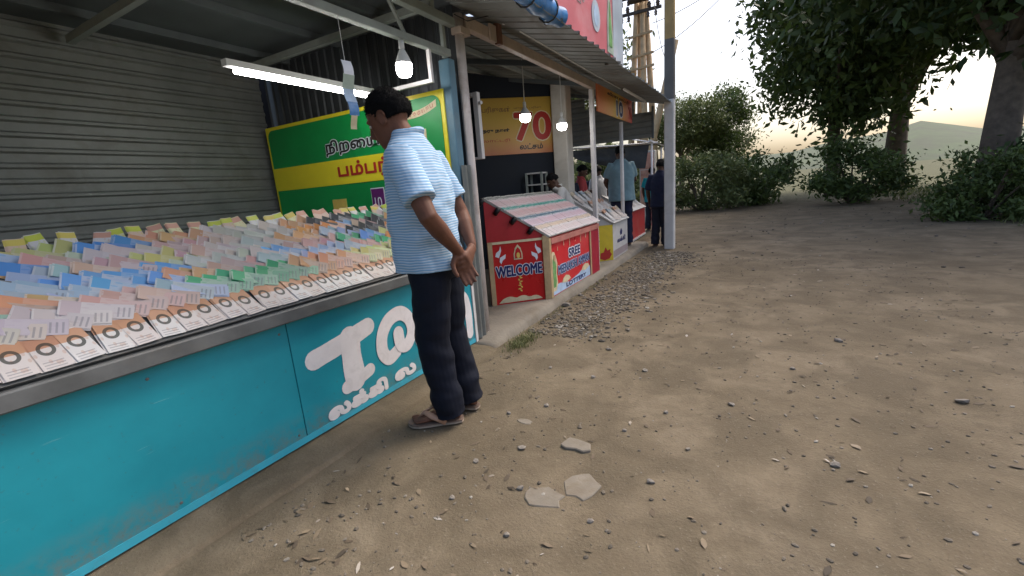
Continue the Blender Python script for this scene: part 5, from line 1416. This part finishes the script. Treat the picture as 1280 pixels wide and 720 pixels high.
def blades(name, n, sampler, h0, h1, seed, label, cat, wd=0.004):
    rn = np.random.default_rng(seed); vs, fs = [], []
    for i in range(n):
        x, y, s_ = sampler(rn); hgt = rn.uniform(h0, h1) * s_; a = rn.uniform(0, 6.28); ln = rn.uniform(0.2, 0.9) * hgt
        dx, dy = math.cos(a), math.sin(a); z0 = ground_z(x, y) - 0.003; o_ = len(vs)
        for k_, (t_, wv) in enumerate(((0, 1), (0.5, 0.8), (1, 0.1))):
            cx_, cy_, cz_ = x + dx * ln * t_ ** 2, y + dy * ln * t_ ** 2, z0 + hgt * t_ * (1 - 0.25 * t_)
            vs += [(cx_ - dy * wd * wv, cy_ + dx * wd * wv, cz_), (cx_ + dy * wd * wv, cy_ - dx * wd * wv, cz_)]
        fs += [(o_, o_ + 1, o_ + 3, o_ + 2), (o_ + 2, o_ + 3, o_ + 5, o_ + 4)]
    me = bpy.data.meshes.new(name); me.from_pydata(vs, [], fs)
    o = link(name, me, 'grass'); tag(o, label, cat, None, 'stuff')
def s_tuft(rn):
    if rn.random() < 0.75: return -1.64 + rn.normal(0, 0.045), 2.93 + rn.normal(0, 0.10), 1.0
    return -1.73 + rn.normal(0, 0.02), rn.uniform(3.0, 5.4), 0.7
blades('grass_tuft', 900, s_tuft, 0.02, 0.07, 4, 'small green grass tufts growing at the footway edge', 'grass', 0.0022)
def s_verge(rn):
    x = rn.uniform(3.6, 9.5); return x, rn.uniform(5, 24), min(1.6, 0.5 + (x - 3.6) * 0.4)
blades('verge_grass', 6000, s_verge, 0.10, 0.32, 14, 'rough green grass on the verge across the lane', 'grass', 0.012)

# ------------------------------------------------------------------ trees and shrubs
def crown_mesh(name, n_cl, per, rx, ry, rz, cz, leaf, seed, mt, spread=0.75):
    rn = np.random.default_rng(seed)
    C0 = []
    while len(C0) < n_cl:
        q = rn.uniform(-1, 1, 3)
        if 0.25 < np.linalg.norm(q) < 1: C0.append(q * [rx, ry, rz] + [0, 0, cz])
    C0 = np.array(C0)
    cen = np.repeat(C0, per, axis=0)
    n = len(cen)
    pos = cen + rn.normal(0, 1, (n, 3)) * np.array([rx, ry, rz]) * 0.22 * spread
    d1 = rn.normal(0, 1, (n, 3)); d1[:, 2] -= 0.35; d1 /= np.linalg.norm(d1, axis=1)[:, None]
    d2 = np.cross(d1, rn.normal(0, 1, (n, 3))); d2 /= np.linalg.norm(d2, axis=1)[:, None]
    sz = (leaf * rn.uniform(0.45, 1.5, n))[:, None]
    q = np.stack([pos - d1 * sz, pos + d2 * sz * 0.42, pos + d1 * sz, pos - d2 * sz * 0.42], 1).reshape(-1, 3)
    me = bpy.data.meshes.new(name); me.from_pydata(q.tolist(), [], [(4 * i, 4 * i + 1, 4 * i + 2, 4 * i + 3) for i in range(n)])
    me.materials.append(M[mt])
    return me, C0
def trunk_mesh(C0, h, r_, cz, seed):
    rn = random.Random(seed); mb = MB()
    top = Vector((rn.uniform(-.2, .2), rn.uniform(-.2, .2), cz * 0.95))
    mb.tube([(0, 0, -0.2), (0.03, 0.02, h * 0.5), (top.x * 0.6, top.y * 0.6, h), top], [r_ * 1.25, r_, r_ * 0.8, r_ * 0.45], 9)
    for c in C0[::max(1, len(C0) // 9)]:
        b_ = Vector((0.02, 0.02, h * rn.uniform(0.7, 1.05))); e_ = Vector(c); mid = b_.lerp(e_, 0.5) + Vector((0, 0, 0.15))
        mb.tube([b_, mid, e_], [r_ * 0.5, r_ * 0.3, r_ * 0.12], 6)
    me = mb.mesh('trunk', True); me.materials.append(M['bark'])
    return me
KINDS = []
for k_, (ncl, per, rx, ry, rz, cz, leaf, mt, h, r_) in enumerate(((60, 480, 2.6, 2.6, 2.1, 4.6, 0.10, 'leaf_dark', 2.4, 0.20), (48, 420, 2.1, 2.1, 2.5, 4.4, 0.095, 'leaf_mid', 2.0, 0.16), (40, 380, 2.9, 2.7, 1.6, 4.9, 0.10, 'leaf_pale', 3.0, 0.18))):
    cm, C0 = crown_mesh('crown', ncl, per, rx, ry, rz, cz, leaf, 100 + k_, mt)
    KINDS.append((cm, trunk_mesh(C0, h, r_, cz, k_)))
def tree(kind, loc, sc, rz, label):
    e = thing('tree', label, 'tree', loc, 'trees around the market lane')
    for nm, me in zip(('crown', 'trunk'), KINDS[kind]):
        o = bpy.data.objects.new(nm, me); col.objects.link(o); o.parent = e
    e.scale = (sc, sc, sc * random.uniform(0.95, 1.1)); e.rotation_euler = (0, 0, rz)
tree(0, (4.6, 14.5, 0), 1.55, 0.4, 'large dark green tree nearest on the right of the lane')
tree(1, (2.4, 22.0, 0), 1.45, 1.4, 'mid green tree at the end of the lane just right of the painted pole')
tree(0, (8.6, 20.0, 0), 1.8, 2.4, 'broad dark tree at the right edge behind the verge')
tree(2, (-4.6, 31.0, 0), 0.85, 3.1, 'pale feathery tree far behind the utility pole')
tree(0, (5.2, 27.0, 0), 1.9, 4.1, 'tall dark tree at the back between the two nearer right-hand trees')
tree(1, (-9.6, 18.5, 0), 1.1, 5.0, 'mid green tree seen under the canopy beyond the sellers')
tree(2, (-9.0, 21.0, 0), 1.3, 0.9, 'pale tree far left beyond the open back of the stalls')
tree(1, (-2.6, 33.0, 0), 0.95, 2.0, 'low green tree far behind the leaning pole')
def shrub(i, loc, sc, label, mt):
    cm, C0 = crown_mesh('foliage', 26, 260, 1.15, 0.95, 0.72, 0.68, 0.055, 200 + i, mt)
    mb = MB()
    for c in C0[::2]: mb.tube([(0, 0, -0.05), (c[0] * 0.4, c[1] * 0.4, c[2] * 0.45), tuple(c)], [0.03, 0.02, 0.008], 5)
    e = thing('shrub', label, 'shrub', loc, 'shrubs around the market lane')
    o = link('foliage', cm, None); o.parent = e; o.matrix_parent_inverse.identity()
    o = mb.build('stem', 'bark'); o.parent = e; o.matrix_parent_inverse.identity()
    e.scale = (sc, sc, sc); e.rotation_euler = (0, 0, i)
for i, (loc, sc, lab, mt) in enumerate((((-5.6, 12.6, 0), 1.5, 'yellow-green shrub seen through the open stall back beside the cream pillar', 'leaf_pale'), ((-4.3, 14.5, 0), 1.6, 'bright green shrub between the tarp shelter and the poster column', 'leaf_pale'),
                                        ((3.6, 11.5, 0), 0.9, 'low shrub on the near verge across the lane', 'leaf_mid'), ((5.4, 12.4, 0), 1.3, 'rounded shrub under the large dark tree', 'leaf_dark'), ((2.4, 17.5, 0), 1.3, 'shrub at the far end of the lane right of the painted pole', 'leaf_mid'),
                                        ((-0.4, 19.5, 0), 1.5, 'shrub directly behind the painted pole at the lane end', 'leaf_mid'), ((7.2, 14.0, 0), 1.4, 'shrub at the right edge of the verge', 'leaf_mid'), ((-1.9, 17.0, 0), 1.3, 'green shrub behind the dark-clothed person near the leaning pole', 'leaf_pale'))):
    shrub(i, loc, sc, lab, mt)

bpy.data.scenes.remove(tmp_scene)
